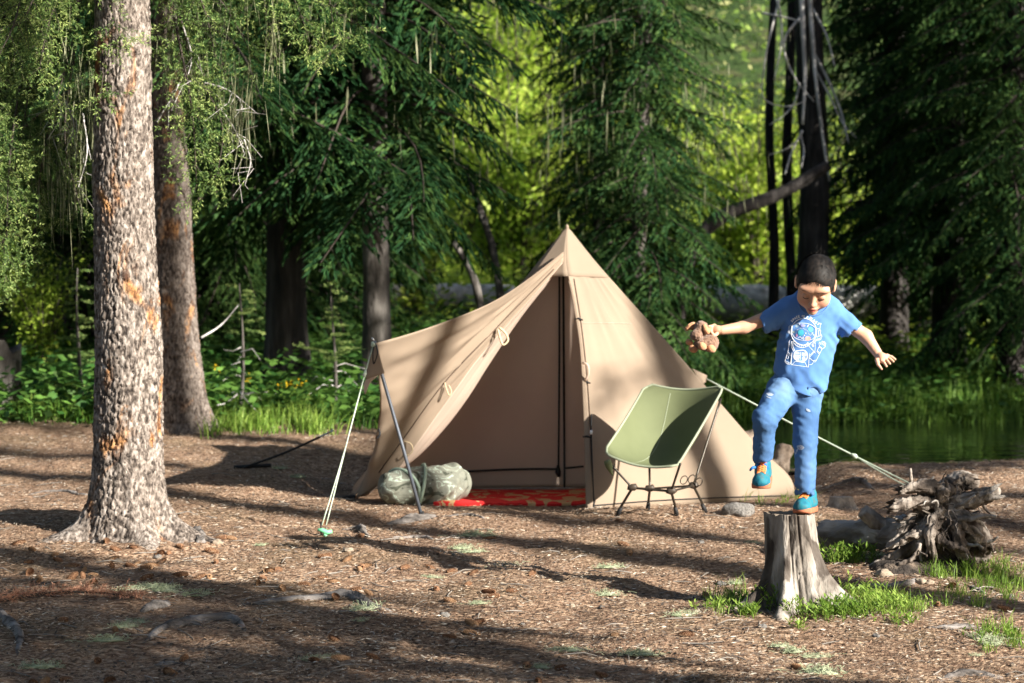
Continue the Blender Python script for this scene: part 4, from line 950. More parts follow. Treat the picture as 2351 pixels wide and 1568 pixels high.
def sackf(P):
    d = rcone(P, a, b, .085, .108); d = smin(d, ell(P, (a+b)/2+[0, 0, -.02], (.17, .11, .095)), .05)
    ax_ = nrm(b-a); s = (P-a)@ax_
    d = d+.012*vn3(P*9, 3)+.009*vn3(P*24, 4)+.006*np.sin(s*55+3*vn3(P*6, 5)*6)
    return smax(d, (PZ-.012)-P[..., 2], .02)
V, Q = sdf_mesh(sackf, np.minimum(a, b)-.14, np.maximum(a, b)+.14, .0085)
sack = thing('stuff_sack', [(a[0]+b[0])/2, a[1], PZ], 'pale camouflage stuff sack lying just inside the tent door', 'sack')
MB().add(V, Q).build('bag', sack_mat(), sack)
th = np.linspace(0, 2*PI, 30); ax_ = nrm(b-a); n1 = nrm(np.cross(ax_, [0, 0, 1])); n2 = np.cross(ax_, n1)
for s_, r_, tl in ((.045, .110, .5), (.13, .125, -.6)):
    c = a+ax_*s_*1.2+[0, 0, -.004]; P = c+np.outer(np.cos(th), n1)*r_+np.outer(np.sin(th), n2)*r_*.93+np.outer(np.sin(th+1)*tl*.09, ax_)
    P[:, 2] = np.maximum(P[:, 2], PZ+.002); MB().add(*tube(P, .009, 6, False)).build('strap', mat('mint_strap', [(.33, .43, .34)], rough=.8), sack)

# ------------------------------------------------------------------ camp chair
M_chair = mat('olive_fabric', [(.105, .122, .06), (.125, .143, .072)], scale=6, rough=.8, bump=.1, bscale=300, bdist=.001, transl=.10)
M_edge = mat('grey_green_binding', [(.24, .27, .19)], rough=.7)
M_frame = mat('dark_brown_alloy', [(.035, .028, .02)], rough=.35, metal=.4, spec=.5)
M_hub = mat('brown_resin', [(.05, .038, .028)], rough=.5)
TLp, TRp = W(1484, 880, 10.42), W(1664, 886, 10.26); BLp, BRp = W(1384, 1040, 10.0), W(1556, 1070, 9.86)
chair = thing('camp_chair', [W(1520, 1190, 10.05)[0], 10.05, float(gz(.76, 10.05))], 'low olive green camp chair in front of the tent', 'chair')
nu, nv = 46, 40; u = np.linspace(0, 1, nu)[:, None, None]; v = np.linspace(0, 1, nv)[None, :, None]   # u: back top to seat front, v: left to right
topc = TLp*(1-v)+TRp*v; topc = topc+np.sin(v*PI)*np.array([.0, .05, -.028]); botc = BLp*(1-v)+BRp*v; botc = botc+np.sin(v*PI)*np.array([0, .02, -.035])
# side edges bow slightly
S = topc*(1-u)+botc*u
belly = np.sin(np.clip(u, 0, 1)**1.15*PI)*np.sin(v*PI)**.75
S = S+belly*np.array([.05, .12, -.125])+np.sin(u*PI)*(np.abs(v-.5)*2)**2*np.array([0, .02, -.012])
S = S+(.006*vn(u[..., 0]*5+0*v[..., 0], v[..., 0]*6+0*u[..., 0], 2)*belly[..., 0])[..., None]*np.array([0, 1, 1])
# round the four corners of the sling
cu = np.abs(u-.5)*2; cv = np.abs(v-.5)*2; ctr = S[nu//2, nv//2]
rc = np.clip((np.maximum(cu-.84, 0)/.16)**2+(np.maximum(cv-.84, 0)/.16)**2, 0, 2); shr = .055*np.maximum(np.minimum(cu, cv)-.84, 0)/.16
S = S*(1-shr)+ctr*shr
A_, B_ = S, S
V = S.reshape(-1, 3); Q = grid_faces(nu, nv); nn = nrm(np.cross(np.gradient(S, axis=0), np.gradient(S, axis=1))).reshape(-1, 3)*.004
mb = MB().add(np.r_[V, V+nn], np.r_[Q, Q[:, ::-1]+len(V)]); seat = mb.build('seat', M_chair, chair)
g = np.arange(nu*nv).reshape(nu, nv); ring = np.r_[g[:, 0], g[-1, 1:], g[::-1, -1][1:], g[0, ::-1][1:]]
MB().add(*tube(V[ring]+nn[ring]*.5, .0065, 7, False)).build('binding', M_edge, seat)
MB().add(*tube(S[2:-2, 13]+[0, -.003, .002], .0022, 5)).build('seam', M_edge, seat)
hubs = {'l': W(1452, 1120, 9.98), 'c': W(1492, 1122, 10.13), 'r': W(1541, 1128, 9.92), 'rr': W(1592, 1115, 10.10)}
feet = {'l': G(1417, 1190), 'b1': G(1487, 1178), 'r': G(1554, 1198), 'rr': G(1620, 1182), 'l2': G(1447, 1172)}
def rod(p, q, r, name, m=M_frame, par=chair, mid=None):
    MB().add(*tube(curve([p, q] if mid is None else [p, mid, q], 8), r, 10)).build(name, m, par)
for h, f in (('l', 'l'), ('c', 'b1'), ('r', 'r'), ('rr', 'rr')):
    rod(hubs[h], feet[f]+[0, 0, .012], .0068, 'leg')
    l = [c_ for c_ in chair.children if c_.name.startswith('leg')][-1]
    d = nrm(hubs[h]-feet[f]); MB().add(*tube(np.array([feet[f]+[0, 0, -.006], feet[f]+d*.02, feet[f]+d*.05]), [.011, .012, .009], 9)).build('foot_cap', M_black, l)
rod(hubs['l'], W(1404, 1068, 9.96), .006, 'seat_rod'); rod(hubs['r'], W(1562, 1064, 9.82), .006, 'seat_rod')
rod(hubs['rr'], W(1655, 915, 10.26), .0062, 'back_rod'); rod(hubs['c'], W(1486, 905, 10.45), .0062, 'back_rod', mid=W(1490, 1030, 10.32))
rod(hubs['l'], hubs['r'], .0062, 'cross_bar'); rod(hubs['c'], hubs['rr'], .0055, 'cross_bar'); rod(hubs['l'], hubs['c'], .005, 'cross_bar'); rod(hubs['r'], hubs['rr'], .005, 'cross_bar')
for h in hubs.values(): MB().add(*tube(np.array([h+[-.016, 0, -.012], h+[-.012, 0, 0], h+[.012, 0, 0.004], h+[.02, 0, -.008]]), [.012, .019, .019, .012], 8)).build('hub', M_hub, chair)
for q in (hubs['rr']+[-.05, -.02, .03], hubs['rr']+[-.01, -.02, .035], hubs['rr']+[.025, -.02, .02]):
    t_ = np.linspace(0, 2*PI, 16); P = q+np.outer(np.cos(t_), [.018, 0, .006])+np.outer(np.sin(t_), [0, 0, .020]); MB().add(*tube(P, .0028, 5, False)).build('cord_loop', M_frame, chair)
P = curve([W(1394, 1058, 9.94), W(1400, 1076, 9.95), W(1407, 1092, 9.96)], 8); MB().add(*tube(P, [.018, .02, .019, .017, .013, .009, .006, .003], 7)).build('corner_pocket', M_chair, chair)
# ------------------------------------------------------------------ the boy
BD = 7.95
def J(px, py, dy=0.): return W(px, py, BD+dy)
def skin_mat():
    m = mat('skin', [(.46, .255, .165), (.54, .315, .21)], scale=9, rough=.5, spec=.35)
    N = m.node_tree.nodes; L = m.node_tree.links; b = N['Principled BSDF']
    b.inputs['Subsurface Weight'].default_value = .12; b.inputs['Subsurface Radius'].default_value = (.02, .008, .004)
    src = b.inputs['Base Color'].links[0].from_socket; at = N.new('ShaderNodeAttribute'); at.attribute_name = 'lip'
    x = N.new('ShaderNodeMix'); x.data_type = 'RGBA'; L.new(at.outputs['Fac'], x.inputs[0]); L.new(src, x.inputs[6]); x.inputs[7].default_value = (.42, .10, .085, 1); L.new(x.outputs[2], b.inputs['Base Color']); return m
M_skin = skin_mat()
M_shirt = mat('blue_cotton', [(.075, .175, .40), (.09, .20, .45)], scale=8, rough=.9, bump=.15, bscale=300, bdist=.001, spec=.1, sheen=.1)
M_jeans = mat('blue_denim', [(.045, .10, .22), (.07, .15, .31), (.17, .27, .42)], scale=5, pos=[.32, .5, .76], stretch=(1, 1, .6), detail=4, rough=.9, bump=.25, bscale=250, bdist=.0015, spec=.1)
M_hair = mat('dark_hair', [(.005, .0042, .004), (.009, .0075, .0065), (.022, .016, .013)], scale=60, stretch=(1, 1, 1), rough=.62, spec=.22)
foot_t = J(1846, 1175.5, 0)
boy = thing('person', foot_t, 'boy in blue T-shirt and jeans balancing on one foot on a stump', 'person')

# head in its own coordinates: -y is the face, z up
hR = Matrix.Rotation(R_(7), 3, 'Y') @ Matrix.Rotation(R_(-9), 3, 'Z') @ Matrix.Rotation(R_(38), 3, 'X')
hR = np.array(hR); hC = J(1873, 643, -.135)
def cran(P):
    d = ell(P, (0, .005, .017), (.070, .090, .080))
    return smin(d, ell(P, (0, -.02, -.005), (.066, .075, .078)), .02)
def headf(P):
    d = cran(P)
    d = smin(d, ell(P, (0, -.042, -.062), (.048, .046, .048)), .035)
    sx = np.abs(P[..., 0:1]); Q_ = np.concatenate([sx, P[..., 1:]], -1)
    d = smin(d, ell(Q_, (.034, -.058, -.050), (.028, .027, .028)), .02)           # cheeks
    d = smin(d, ell(Q_, (.030, -.080, .012), (.030, .016, .012)), .018)            # brow
    d = smin(d, ell(P, (0, -.076, -.100), (.017, .014, .013)), .018)               # chin
    d = smax(d, -ell(Q_, (.030, -.104, -.018), (.017, .016, .009)), .012)          # eye hollows
    d = smin(d, ell(Q_, (.030, -.0835, -.020), (.0150, .0105, .0115)), .004)       # lids
    d = smin(d, rcone(P, (0, -.092, -.012), (0, -.106, -.042), .006, .0095), .010)  # nose
    d = smin(d, ell(P, (0, -.108, -.046), (.0105, .010, .0085)), .006)
    d = smin(d, ell(Q_, (.0105, -.100, -.048), (.0065, .0075, .006)), .005)
    d = smin(d, ell(P, (0, -.092, -.070), (.021, .012, .013)), .012)               # mouth mound
    d = smin(d, ell(P, (0, -.1015, -.0675), (.0165, .0062, .0042)), .003)
    d = smin(d, ell(P, (0, -.1005, -.0775), (.0135, .0065, .0046)), .003)
    d = smax(d, -ell(P, (0, -.1065, -.0722), (.0140, .004, .0016)), .0015)
    e = ell(Q_, (.0745, .012, -.022), (.0085, .017, .028)); e = smin(e, ell(Q_, (.072, .010, -.044), (.007, .010, .010)), .006)
    e = smax(e, -ell(Q_, (.083, .004, -.020), (.006, .008, .015)), .004)
    d = smin(d, e, .005)
    return smin(d, rcone(P, (0, .030, -.06), (0, .075, -.16), .043, .042), .03)
hv, hq = sdf_mesh(headf, (-.10, -.125, -.17), (.10, .125, .115), .0028)
lip = (np.exp(-(((hv[:, 0])/.0165)**4+((hv[:, 2]+.0722)/.0085)**4))*(hv[:, 1] < -.09)).clip(0, 1)
lip = np.maximum(lip, .28*np.exp(-(((np.abs(hv[:, 0])-.036)/.018)**2+((hv[:, 2]+.05)/.016)**2))*(hv[:, 1] < -.05))
lip = np.maximum(lip, .22*np.exp(-((hv[:, 0]/.011)**2+((hv[:, 2]+.044)/.010)**2))*(hv[:, 1] < -.095))
H2W = lambda P: np.asarray(P)@hR.T+hC
body = MB(); body.add(H2W(hv), hq); lipa = [lip]
# arms, neck, trunk and legs as one skin
shL, shR = J(1806, 712, -.02), J(1910, 718, -.02)
elL, wrL = J(1708, 751, -.03), J(1657, 758, -.06)
elR, wrR = J(1988, 772, -.03), J(2017, 814, -.06)
hipL, knL, anL = J(1806, 890, .01), J(1757, 962, -.11), J(1750, 1062, -.03)
hipR, knR, anR = J(1853, 900, .02), J(1849, 1012, -.01), J(1851, 1140, .02)
def bodyf(P):
    d = rcone(P, shL, elL, .030, .0255); d = smin(d, rcone(P, elL, wrL, .0255, .0185), .012)
    d2 = rcone(P, shR, elR, .030, .0265); d2 = smin(d2, rcone(P, elR, wrR, .0265, .0185), .012); d = smin(d, d2, .01)
    d = smin(d, rcone(P, J(1862, 715, .0), J(1838, 890, .01), .050, .058), .03)
    d = smin(d, rcone(P, J(1866, 668, -.07), J(1862, 705, -.02), .040, .044), .02)
    for a, b_, c in ((hipL, knL, anL), (hipR, knR, anR)):
        d = smin(d, rcone(P, a, b_, .045, .034), .02); d = smin(d, rcone(P, b_, c, .034, .024), .015)
    return d
lo = np.min([elL, wrL, anL, anR, knL, wrR, J(1862, 668, -.1)], 0)-.05; hi = np.max([elL, wrR, shR, J(1862, 668, 0), anR, hipR], 0)+.06
V, Q = sdf_mesh(bodyf, lo, hi, .0062); body.add(V, Q); lipa.append(np.zeros(len(V)))
def handf(palm, fingers, thumb, wrist):
    def f(P):
        d = rcone(P, wrist, palm[0], .0180, .0165)
        for a in palm[1]: d = smin(d, rcone(P, palm[0], a, .0125, .0092), .010)
        for ch in fingers:
            e = rcone(P, ch[0], ch[1], .0066, .0060); e = np.minimum(e, rcone(P, ch[1], ch[2], .0060, .0048)); d = smin(d, e, .003)
        e = rcone(P, thumb[0], thumb[1], .0082, .0068); e = smin(e, rcone(P, thumb[1], thumb[2], .0066, .0052), .002); return smin(d, e, .006)
    return f
# free hand: back of the hand up, fingers spread towards the right
kn = [J(2037.0, 817, -.060), J(2035.0, 821.5, -.078), J(2030.5, 825.5, -.092), J(2024.5, 829, -.100)]
tips = [J(2055, 825, -.072), J(2051, 830, -.098), J(2043, 835, -.116), J(2035, 841, -.122)]
fg = [(a, a*.48+b*.52+np.array([0, 0, .004]), b) for a, b in zip(kn, tips)]
tm = (J(2013, 826, -.092), J(2016, 837, -.108), J(2024, 847, -.112))
V, Q = sdf_mesh(handf((J(2024, 820, -.075), kn), fg, tm, wrR), J(2003, 856, -.14), J(2064, 800, -.02), .0024); body.add(V, Q); lipa.append(np.zeros(len(V)))
# gripping hand: fingers closed round the scruff of the toy
kn = [J(1640, 748, -.045), J(1637, 753, -.052), J(1636, 759, -.056), J(1638, 765, -.056)]
mid = [J(1627, 750, -.070), J(1625, 755, -.078), J(1625, 761, -.080), J(1628, 767, -.078)]
tips = [J(1628, 756, -.098), J(1627, 761, -.102), J(1628, 766, -.102), J(1632, 771, -.098)]
tm = (J(1646, 766, -.085), J(1640, 771, -.102), J(1633, 763, -.112))
V, Q = sdf_mesh(handf((J(1648, 758, -.058), kn), list(zip(kn, mid, tips)), tm, wrL), J(1612, 790, -.14), J(1672, 735, -.01), .0024); body.add(V, Q); lipa.append(np.zeros(len(V)))
me = body.mesh('body'); at = me.attributes.new('lip', 'FLOAT', 'POINT'); at.data.foreach_set('value', np.concatenate(lipa).astype(np.float32))
skin = obj('body', me, M_skin, boy)
hb = BVHTree.FromPolygons([Vector(p) for p in H2W(hv)], [list(map(int, q)) for q in hq])
def face_pt(x, z, off=.0008):
    o = H2W([x, -.2, z]); d = hR@np.array([0, 1., 0]); h = hb.ray_cast(Vector(o), Vector(d)); return np.array(h[0])-d*off
for s in (-1, 1):
    MB().add(*tube(np.array([face_pt(s*(.018+.024*t), -.0245-.006*math.sin(t*PI)+.002*t, .0006) for t in np.linspace(0, 1, 10)]), np.r_[.0009, np.full(8, .0014), .0008], 5)).build('eyelash', M_hair, boy)
    B_ = np.array([face_pt(s*(.014+.032*t), .006+.008*math.sin(t*2.6)-.002*t, .0002) for t in np.linspace(0, 1, 10)]); MB().add(*tube(B_, np.linspace(.0020, .0008, 10), 5)).build('eyebrow', mat('brow_hair', [(.10, .055, .035)], rough=.7), boy)
for s in (-1, 1):
    MB().add(*tube(np.array([face_pt(s*.0055+e, -.0525, .0) for e in (-.0015, .0015)]), .0016, 6)).build('nostril', mat('nostril', [(.10, .035, .025)]), boy)
# hair: a close cap with short strands lying forward
def hairf(P):
    d = cran(P)-.0030+.002*vn3(P*40, 6)
    fr_ = -.036-.80*P[..., 1]+.010*np.cos(P[..., 0]*55)*(P[..., 1] < 0)+.006*vn3(P*np.array([160, 30, 160]), 3)
    fr_ = np.where(P[..., 1] > 0, np.maximum(-.036-.55*P[..., 1], -.075), fr_)
    e = np.abs(P[..., 0]) > .060
    fr_ = fr_-np.where(e & (P[..., 1] < .0) & (P[..., 1] > -.034), .012, 0)
    return smax(d+.004*sst(.018, .0, P[..., 2]-fr_), fr_-P[..., 2], .004)
av, aq = sdf_mesh(hairf, (-.09, -.11, -.10), (.09, .115, .12), .003)
hm = MB().add(H2W(av), aq); rg_ = np.random.default_rng(90); sel = av[rg_.integers(0, len(av), 9000)]; nn_ = nrm(sel-np.array([0, .005, .01]))
fl = sel-np.array([.008, .055, .10]); fl = nrm(fl+np.array([0, -.03, -.01])); fl = nrm(fl-nn_*(fl*nn_).sum(1)[:, None]+nn_*.10+rg_.normal(0, .08, sel.shape))
Vb, Qb = blades(sel-nn_*.001, fl, rg_.uniform(.010, .024, len(sel)), np.full(len(sel), .0012), np.cross(fl, nn_)*.3+nn_); hm.add(H2W(Vb), Qb)
w_ = np.array([.004, .050, .098])+rg_.normal(0, .010, (26, 3))*[1.4, 1, .3]; Vb, Qb = blades(w_, rg_.normal(0, .45, (26, 3))+[0, .55, 1], rg_.uniform(.014, .034, 26), np.full(26, .0011), rg_.normal(0, 1, (26, 3))); hm.add(H2W(Vb), Qb)
sel2 = av[(av[:, 2] < -.80*av[:, 1]-.022) & (av[:, 1] < .0)]; sel2 = sel2[rg_.integers(0, len(sel2), 900)]; n2_ = nrm(sel2-np.array([0, .005, .01])); f2_ = np.array([0, -.25, -1.])+rg_.normal(0, .22, sel2.shape); f2_ = nrm(f2_-n2_*(f2_*n2_).sum(1)[:, None]+n2_*.05)
Vb, Qb = blades(sel2+n2_*.0006, f2_, rg_.uniform(.008, .017, len(sel2)), np.full(len(sel2), .0015), n2_); hm.add(H2W(Vb), Qb)
hm.build('hair', M_hair, boy)

# shirt
rows_ = np.array([(655, 1842, 1888), (680, 1812, 1908), (700, 1796, 1922), (725, 1792, 1926), (760, 1791, 1924), (800, 1784, 1916), (846, 1774, 1908), (880, 1777, 1901), (915, 1786, 1896), (935, 1788, 1894)], float)
kz = BD/F
zr = CZ-(rows_[:, 0]-HY)*kz; xl = (rows_[:, 1]-CX)*kz; xr = (rows_[:, 2]-CX)*kz
def hem_z(x): return CZ-(np.interp(x, (np.array([1770, 1790, 1812, 1838, 1858, 1880, 1900])-CX)*kz, [843, 872, 895, 906, 910, 905, 894])-HY)*kz
def shirtf(P):
    x, y, z = P[..., 0], P[..., 1], P[..., 2]
    L_ = np.interp(z, zr[::-1], xl[::-1]); Rr = np.interp(z, zr[::-1], xr[::-1]); c = (L_+Rr)/2; a = (Rr-L_)/2
    t = (z-zr[-1])/(zr[0]-zr[-1]); yc = BD+.012-.045*t; bdep = np.interp(t, [0, .3, .6, .82, .92, 1], [.083, .080, .078, .066, .05, .03])
    d = (np.sqrt(((x-c)/a)**2+((y-yc)/bdep)**2)-1)*np.minimum(a, bdep)*.9
    sL = rcone(P, J(1812, 712, -.02), J(1740, 750, -.03), .054, .0365); nL = nrm(J(1740, 750, -.03)-J(1812, 712, -.02)); sL = smax(sL, (P-J(1749, 746, -.03))@nL, .003)
    sL = smax(sL, -smax(rcone(P, J(1780, 729, -.02), J(1735, 752, -.03), .036, .0325), -((P-J(1762, 739, -.03))@nL), .002), .002)
    sR = rcone(P, J(1907, 716, -.02), J(1975, 768, -.03), .052, .0365); nR = nrm(J(1975, 768, -.03)-J(1907, 716, -.02)); sR = smax(sR, (P-J(1964.5, 761, -.03))@nR, .003)
    sR = smax(sR, -smax(rcone(P, J(1935, 738, -.02), J(1980, 772, -.03), .036, .0325), -((P-J(1950, 750, -.03))@nR), .002), .002)
    d = smin(d, sL, .022); d = smin(d, sR, .022)
    d = smin(d, rcone(P, J(1815, 704, -.02), J(1905, 710, -.02), .034, .034), .02)
    fold = .0045*np.sin(((x-.0)*1.0+(z)*1.5)*60+4*vn3(P*7, 1))*sst(CZ-(790-HY)*kz, CZ-(890-HY)*kz, z)*0
    lowm = 1-sst(CZ-(905-HY)*kz, CZ-(800-HY)*kz, z)
    dg = x*.75+z; d = d+.016*lowm*vn3(np.stack([dg*26, x*9, y*9], -1), 7)+.009*vn3(np.stack([(x-z*.5)*30, z*9, y*10], -1), 8)+.004*vn3(P*45, 9)
    pt = (np.abs(x-J(1795, 752)[0])+np.abs(z-J(1795, 752)[2])); d = d+.004*np.sin(pt*140)*np.exp(-pt/.05)
    pt = (np.abs(x-J(1921, 766)[0])+np.abs(z-J(1921, 766)[2])); d = d+.004*np.sin(pt*140)*np.exp(-pt/.05)
    hz = hem_z(x)+.004*vn(x*40, y*40, 3)
    d = smax(d, hz-z, .004)
    inner = (np.sqrt(((x-c)/(a-.010))**2+((y-yc)/(bdep-.010))**2)-1)*np.minimum(a, bdep)*.9
    d = smax(d, -smax(inner, z-(hz+.035), .003), .003)
    d = smax(d, -rcone(P, J(1868, 655, -.10), J(1862, 706, -.03), .050, .046), .005)
    return d
V, Q = sdf_mesh(shirtf, J(1728, 922, -.12), J(1990, 652, .12), .0042)
shirt = MB().add(V, Q).build('shirt', M_shirt, boy)
sb = BVHTree.FromPolygons([Vector(p) for p in V], [list(map(int, q)) for q in Q])
def sh_pt(px, py, off=.0012, bv=None):
    d = Vector(W(px, py, 1.)-np.array([0, 0, CZ])).normalized(); h = (bv or sb).ray_cast(Vector((0, 0, CZ)), d); return None if h[0] is None else np.array(h[0]-d*off)
# collar rib
cr_ = []
for px, py in curve([(1832, 686), (1836, 704), (1850, 720), (1870, 724), (1892, 714), (1906, 694)], 24):
    p = sh_pt(px, py, .0); cr_.append(p if p is not None else J(px, py, -.08))
MB().add(*tube(np.array(cr_), .0042, 7)).build('collar', M_shirt, shirt)
# print
M_print = mat('white_print', [(.78, .82, .86)], rough=.8)
PX = lambda p: (1767.9+p[0]*.1025, 700.3+p[1]*.1025)
pm_ = MB()
def stroke(pts, r=.0008, closed=False, n=None):
    pts = [tuple(p) for p in pts]
    if closed: pts = pts+[pts[0]]
    dense = []
    for a, b in zip(pts[:-1], pts[1:]):
        m = max(2, int(math.dist(a, b)/18)); dense += [(a[0]+(b[0]-a[0])*t, a[1]+(b[1]-a[1])*t) for t in np.linspace(0, 1, m, endpoint=False)]
    dense.append(pts[-1]); P = [sh_pt(*PX(p), .0004) for p in dense]; P = [p for p in P if p is not None]
    if len(P) > 1: pm_.add(*tube(np.array(P), r, 4, False))
def arcp(cx, cy_, rx_, ry_, a0, a1, n=26): return [(cx+rx_*math.cos(R_(a)), cy_+ry_*math.sin(R_(a))) for a in np.linspace(a0, a1, n)]
GL = {'S': [[(.9, .15), (.5, 0), (.1, .2), (.3, .45), (.7, .55), (.9, .8), (.5, 1), (.1, .85)]], 'P': [[(.1, 1), (.1, 0), (.7, .05), (.85, .28), (.7, .5), (.1, .55)]], 'A': [[(0, 1), (.5, 0), (1, 1)], [(.2, .65), (.8, .65)]],
      'C': [[(.9, .15), (.5, 0), (.1, .3), (.1, .7), (.5, 1), (.9, .85)]], 'E': [[(.9, 0), (.1, 0), (.1, 1), (.9, 1)], [(.1, .5), (.75, .5)]], 'I': [[(.5, 0), (.5, 1)]],
      'B': [[(.1, 1), (.1, 0), (.7, .05), (.8, .25), (.65, .48), (.1, .5)], [(.65, .48), (.9, .72), (.7, 1), (.1, 1)]], 'L': [[(.1, 0), (.1, 1), (.85, 1)]], 'T': [[(0, 0), (1, 0)], [(.5, 0), (.5, 1)]]}
for ch, (cx_, cy_, rot) in zip('SPACEISABLAST', ((490, 357, -42), (527, 322, -36), (563, 295, -30), (604, 272, -24), (650, 256, -12), (722, 248, 5), (758, 258, 12), (836, 275, 20), (905, 293, 28), (944, 320, 34), (985, 350, 40), (1030, 388, 46), (1080, 425, 52))):
    c_, s_ = math.cos(R_(rot)), math.sin(R_(rot))
    for st in GL[ch]: stroke([(cx_+(u-.5)*34*c_-(v_-.5)*48*s_, cy_+(u-.5)*34*s_+(v_-.5)*48*c_) for u, v_ in st], .0015)
stroke(arcp(755, 600, 285, 300, 0, 360, 50), .0013); stroke(curve([(495, 470), (600, 415), (700, 405), (850, 420), (960, 465), (1020, 520)], 20)); stroke(curve([(495, 470), (497, 600), (520, 690), (620, 765), (760, 790), (880, 785), (970, 750), (1010, 680), (1020, 520)], 30))
for pts in ([(440, 470), (470, 450), (475, 560), (470, 655), (445, 640), (430, 560)], [(415, 490), (435, 475), (430, 560), (430, 630), (415, 625), (408, 560)], [(1050, 535), (1085, 525), (1080, 620), (1055, 720), (1030, 705), (1035, 620)], [(1100, 555), (1125, 560), (1120, 640), (1095, 705), (1080, 690)]): stroke(curve(pts, 18), closed=True)
stroke([(1112, 550), (1128, 435)]); stroke(arcp(1130, 422, 14, 14, 0, 360, 10)); stroke(curve([(1125, 640), (1160, 690), (1130, 770), (1050, 790), (1000, 830)], 14)); stroke(curve([(1120, 665), (1140, 700), (1110, 750), (1040, 770), (990, 805)], 14))
stroke(arcp(720, 790, 195, 165, 20, 160, 20)); stroke(arcp(720, 770, 150, 130, 28, 152, 18))
for a in np.linspace(35, 145, 8): stroke([(720+150*math.cos(R_(a)), 770+130*math.sin(R_(a))), (720+185*math.cos(R_(a)), 790+160*math.sin(R_(a)))])
stroke(curve([(500, 755), (440, 790), (425, 900), (405, 1030), (360, 1160), (345, 1290), (440, 1330), (470, 1190), (490, 1065)], 30)); stroke(curve([(480, 810), (475, 920), (530, 1040)], 12)); stroke(curve([(520, 800), (510, 910), (560, 1030)], 12))
for t in np.linspace(0, 1, 8): stroke([(485+45*t*t-8*t, 820+215*t), (520+30*t*t, 815+210*t)])
stroke([(390, 1050), (470, 1110)]); stroke([(380, 1075), (465, 1140)]); stroke(arcp(388, 1170, 26, 36, 0, 360, 14)); stroke([(360, 1260), (430, 1290), (425, 1315), (355, 1285)], closed=True)
stroke(curve([(590, 1025), (790, 1025), (832, 1080), (825, 1210), (780, 1255), (590, 1245), (535, 1190), (540, 1070)], 34), closed=True); stroke(curve([(585, 1035), (780, 1035), (815, 1085), (810, 1205), (765, 1240), (600, 1232), (550, 1185), (555, 1075)], 34), closed=True)
for x, y in ((583, 1073), (615, 1075), (646, 1078), (565, 1195), (600, 1203), (636, 1206)): stroke(arcp(x, y, 11, 15, 0, 360, 10))
for y in (1115, 1155): stroke([(565, y), (660, y+5), (655, y+25), (560, y+18)], closed=True)
stroke([(685, 1050), (672, 1230)])
for y in (1070, 1092, 1113, 1135): stroke([(708, y), (815, y+6)])
stroke(arcp(753, 1195, 32, 36, 0, 360, 16)); stroke(arcp(753, 1195, 15, 18, 0, 360, 12))
stroke([(490, 1065), (470, 1335), (860, 1390), (880, 1080)]); stroke([(490, 1340), (560, 1265), (780, 1285), (830, 1385)])
stroke([(960, 805), (1015, 850), (1005, 1060), (860, 915)], closed=True)
for x, y, r in ((970, 858, 18), (942, 892, 11), (967, 918, 16)): stroke(arcp(x, y, r, r, 0, 360, 12))
stroke([(890, 1130), (975, 1035), (1020, 1080)]); stroke([(890, 1165), (990, 1050)]); stroke([(880, 1185), (1000, 1280), (1030, 1250), (1165, 985)]); stroke([(1045, 1050), (1095, 940)]); stroke(curve([(875, 1340), (930, 1330), (970, 1285)], 8)); stroke([(955, 1250), (1040, 1230)]); stroke([(1060, 1025), (1115, 1070), (1105, 1095), (1048, 1050)], closed=True)
stroke(curve([(1095, 935), (1130, 940), (1170, 985)], 8)); stroke(curve([(1090, 950), (1125, 955), (1160, 1000)], 8))
stroke(curve([(1105, 930), (1100, 850), (1115, 830), (1130, 885), (1175, 810), (1190, 820), (1160, 890), (1215, 820), (1225, 832), (1190, 905), (1240, 850), (1248, 865), (1210, 920), (1240, 900), (1238, 925), (1170, 985)], 50))
stroke([(630, 740), (675, 705), (700, 745), (745, 710), (765, 770), (705, 745)]); 
for t in np.linspace(0, 1, 14): q = curve([(600, 560), (680, 520), (780, 540), (850, 600), (880, 670), (940, 660)], 40)[int(t*38)]; stroke([q, q+[10, 4]], .0009)
for x, y in ((800, 630), (770, 680), (660, 430), (840, 480), (980, 670), (855, 455)): stroke(arcp(x, y, 9, 9, 0, 360, 7), .0009)
pm_.build('print_lines', M_print, shirt)
def patch(cx_, cy_, rx_, ry_, m, name='print_planet'):
    P = []; nr, na = 4, 20
    for i in range(nr+1):
        for a in np.linspace(0, 2*PI, na, endpoint=False): P.append(sh_pt(*PX((cx_+rx_*i/nr*math.cos(a), cy_+ry_*i/nr*math.sin(a))), .0012))
    P = np.array(P); Qp = [(i*na+j, (i+1)*na+j, (i+1)*na+(j+1) % na, i*na+(j+1) % na) for i in range(nr) for j in range(na)]; MB().add(P, Qp).build(name, m, shirt)
patch(693, 620, 68, 72, mat('teal_print', [(.03, .26, .38), (.06, .38, .46)], scale=60)); patch(912, 542, 58, 58, mat('cyan_print', [(.12, .42, .66)])); patch(848, 748, 66, 50, mat('orange_print', [(.52, .24, .18), (.42, .32, .34)], scale=50))
patch(740, 460, 55, 36, mat('lilac_print', [(.26, .28, .62)])); patch(600, 470, 36, 34, mat('olive_print', [(.22, .32, .42)])); patch(598, 680, 20, 40, mat('rose_print', [(.36, .2, .36)])); patch(530, 605, 22, 25, mat('yellow_print', [(.28, .36, .34)])); patch(950, 630, 20, 22, mat('yellow_print2', [(.3, .4, .36)]))

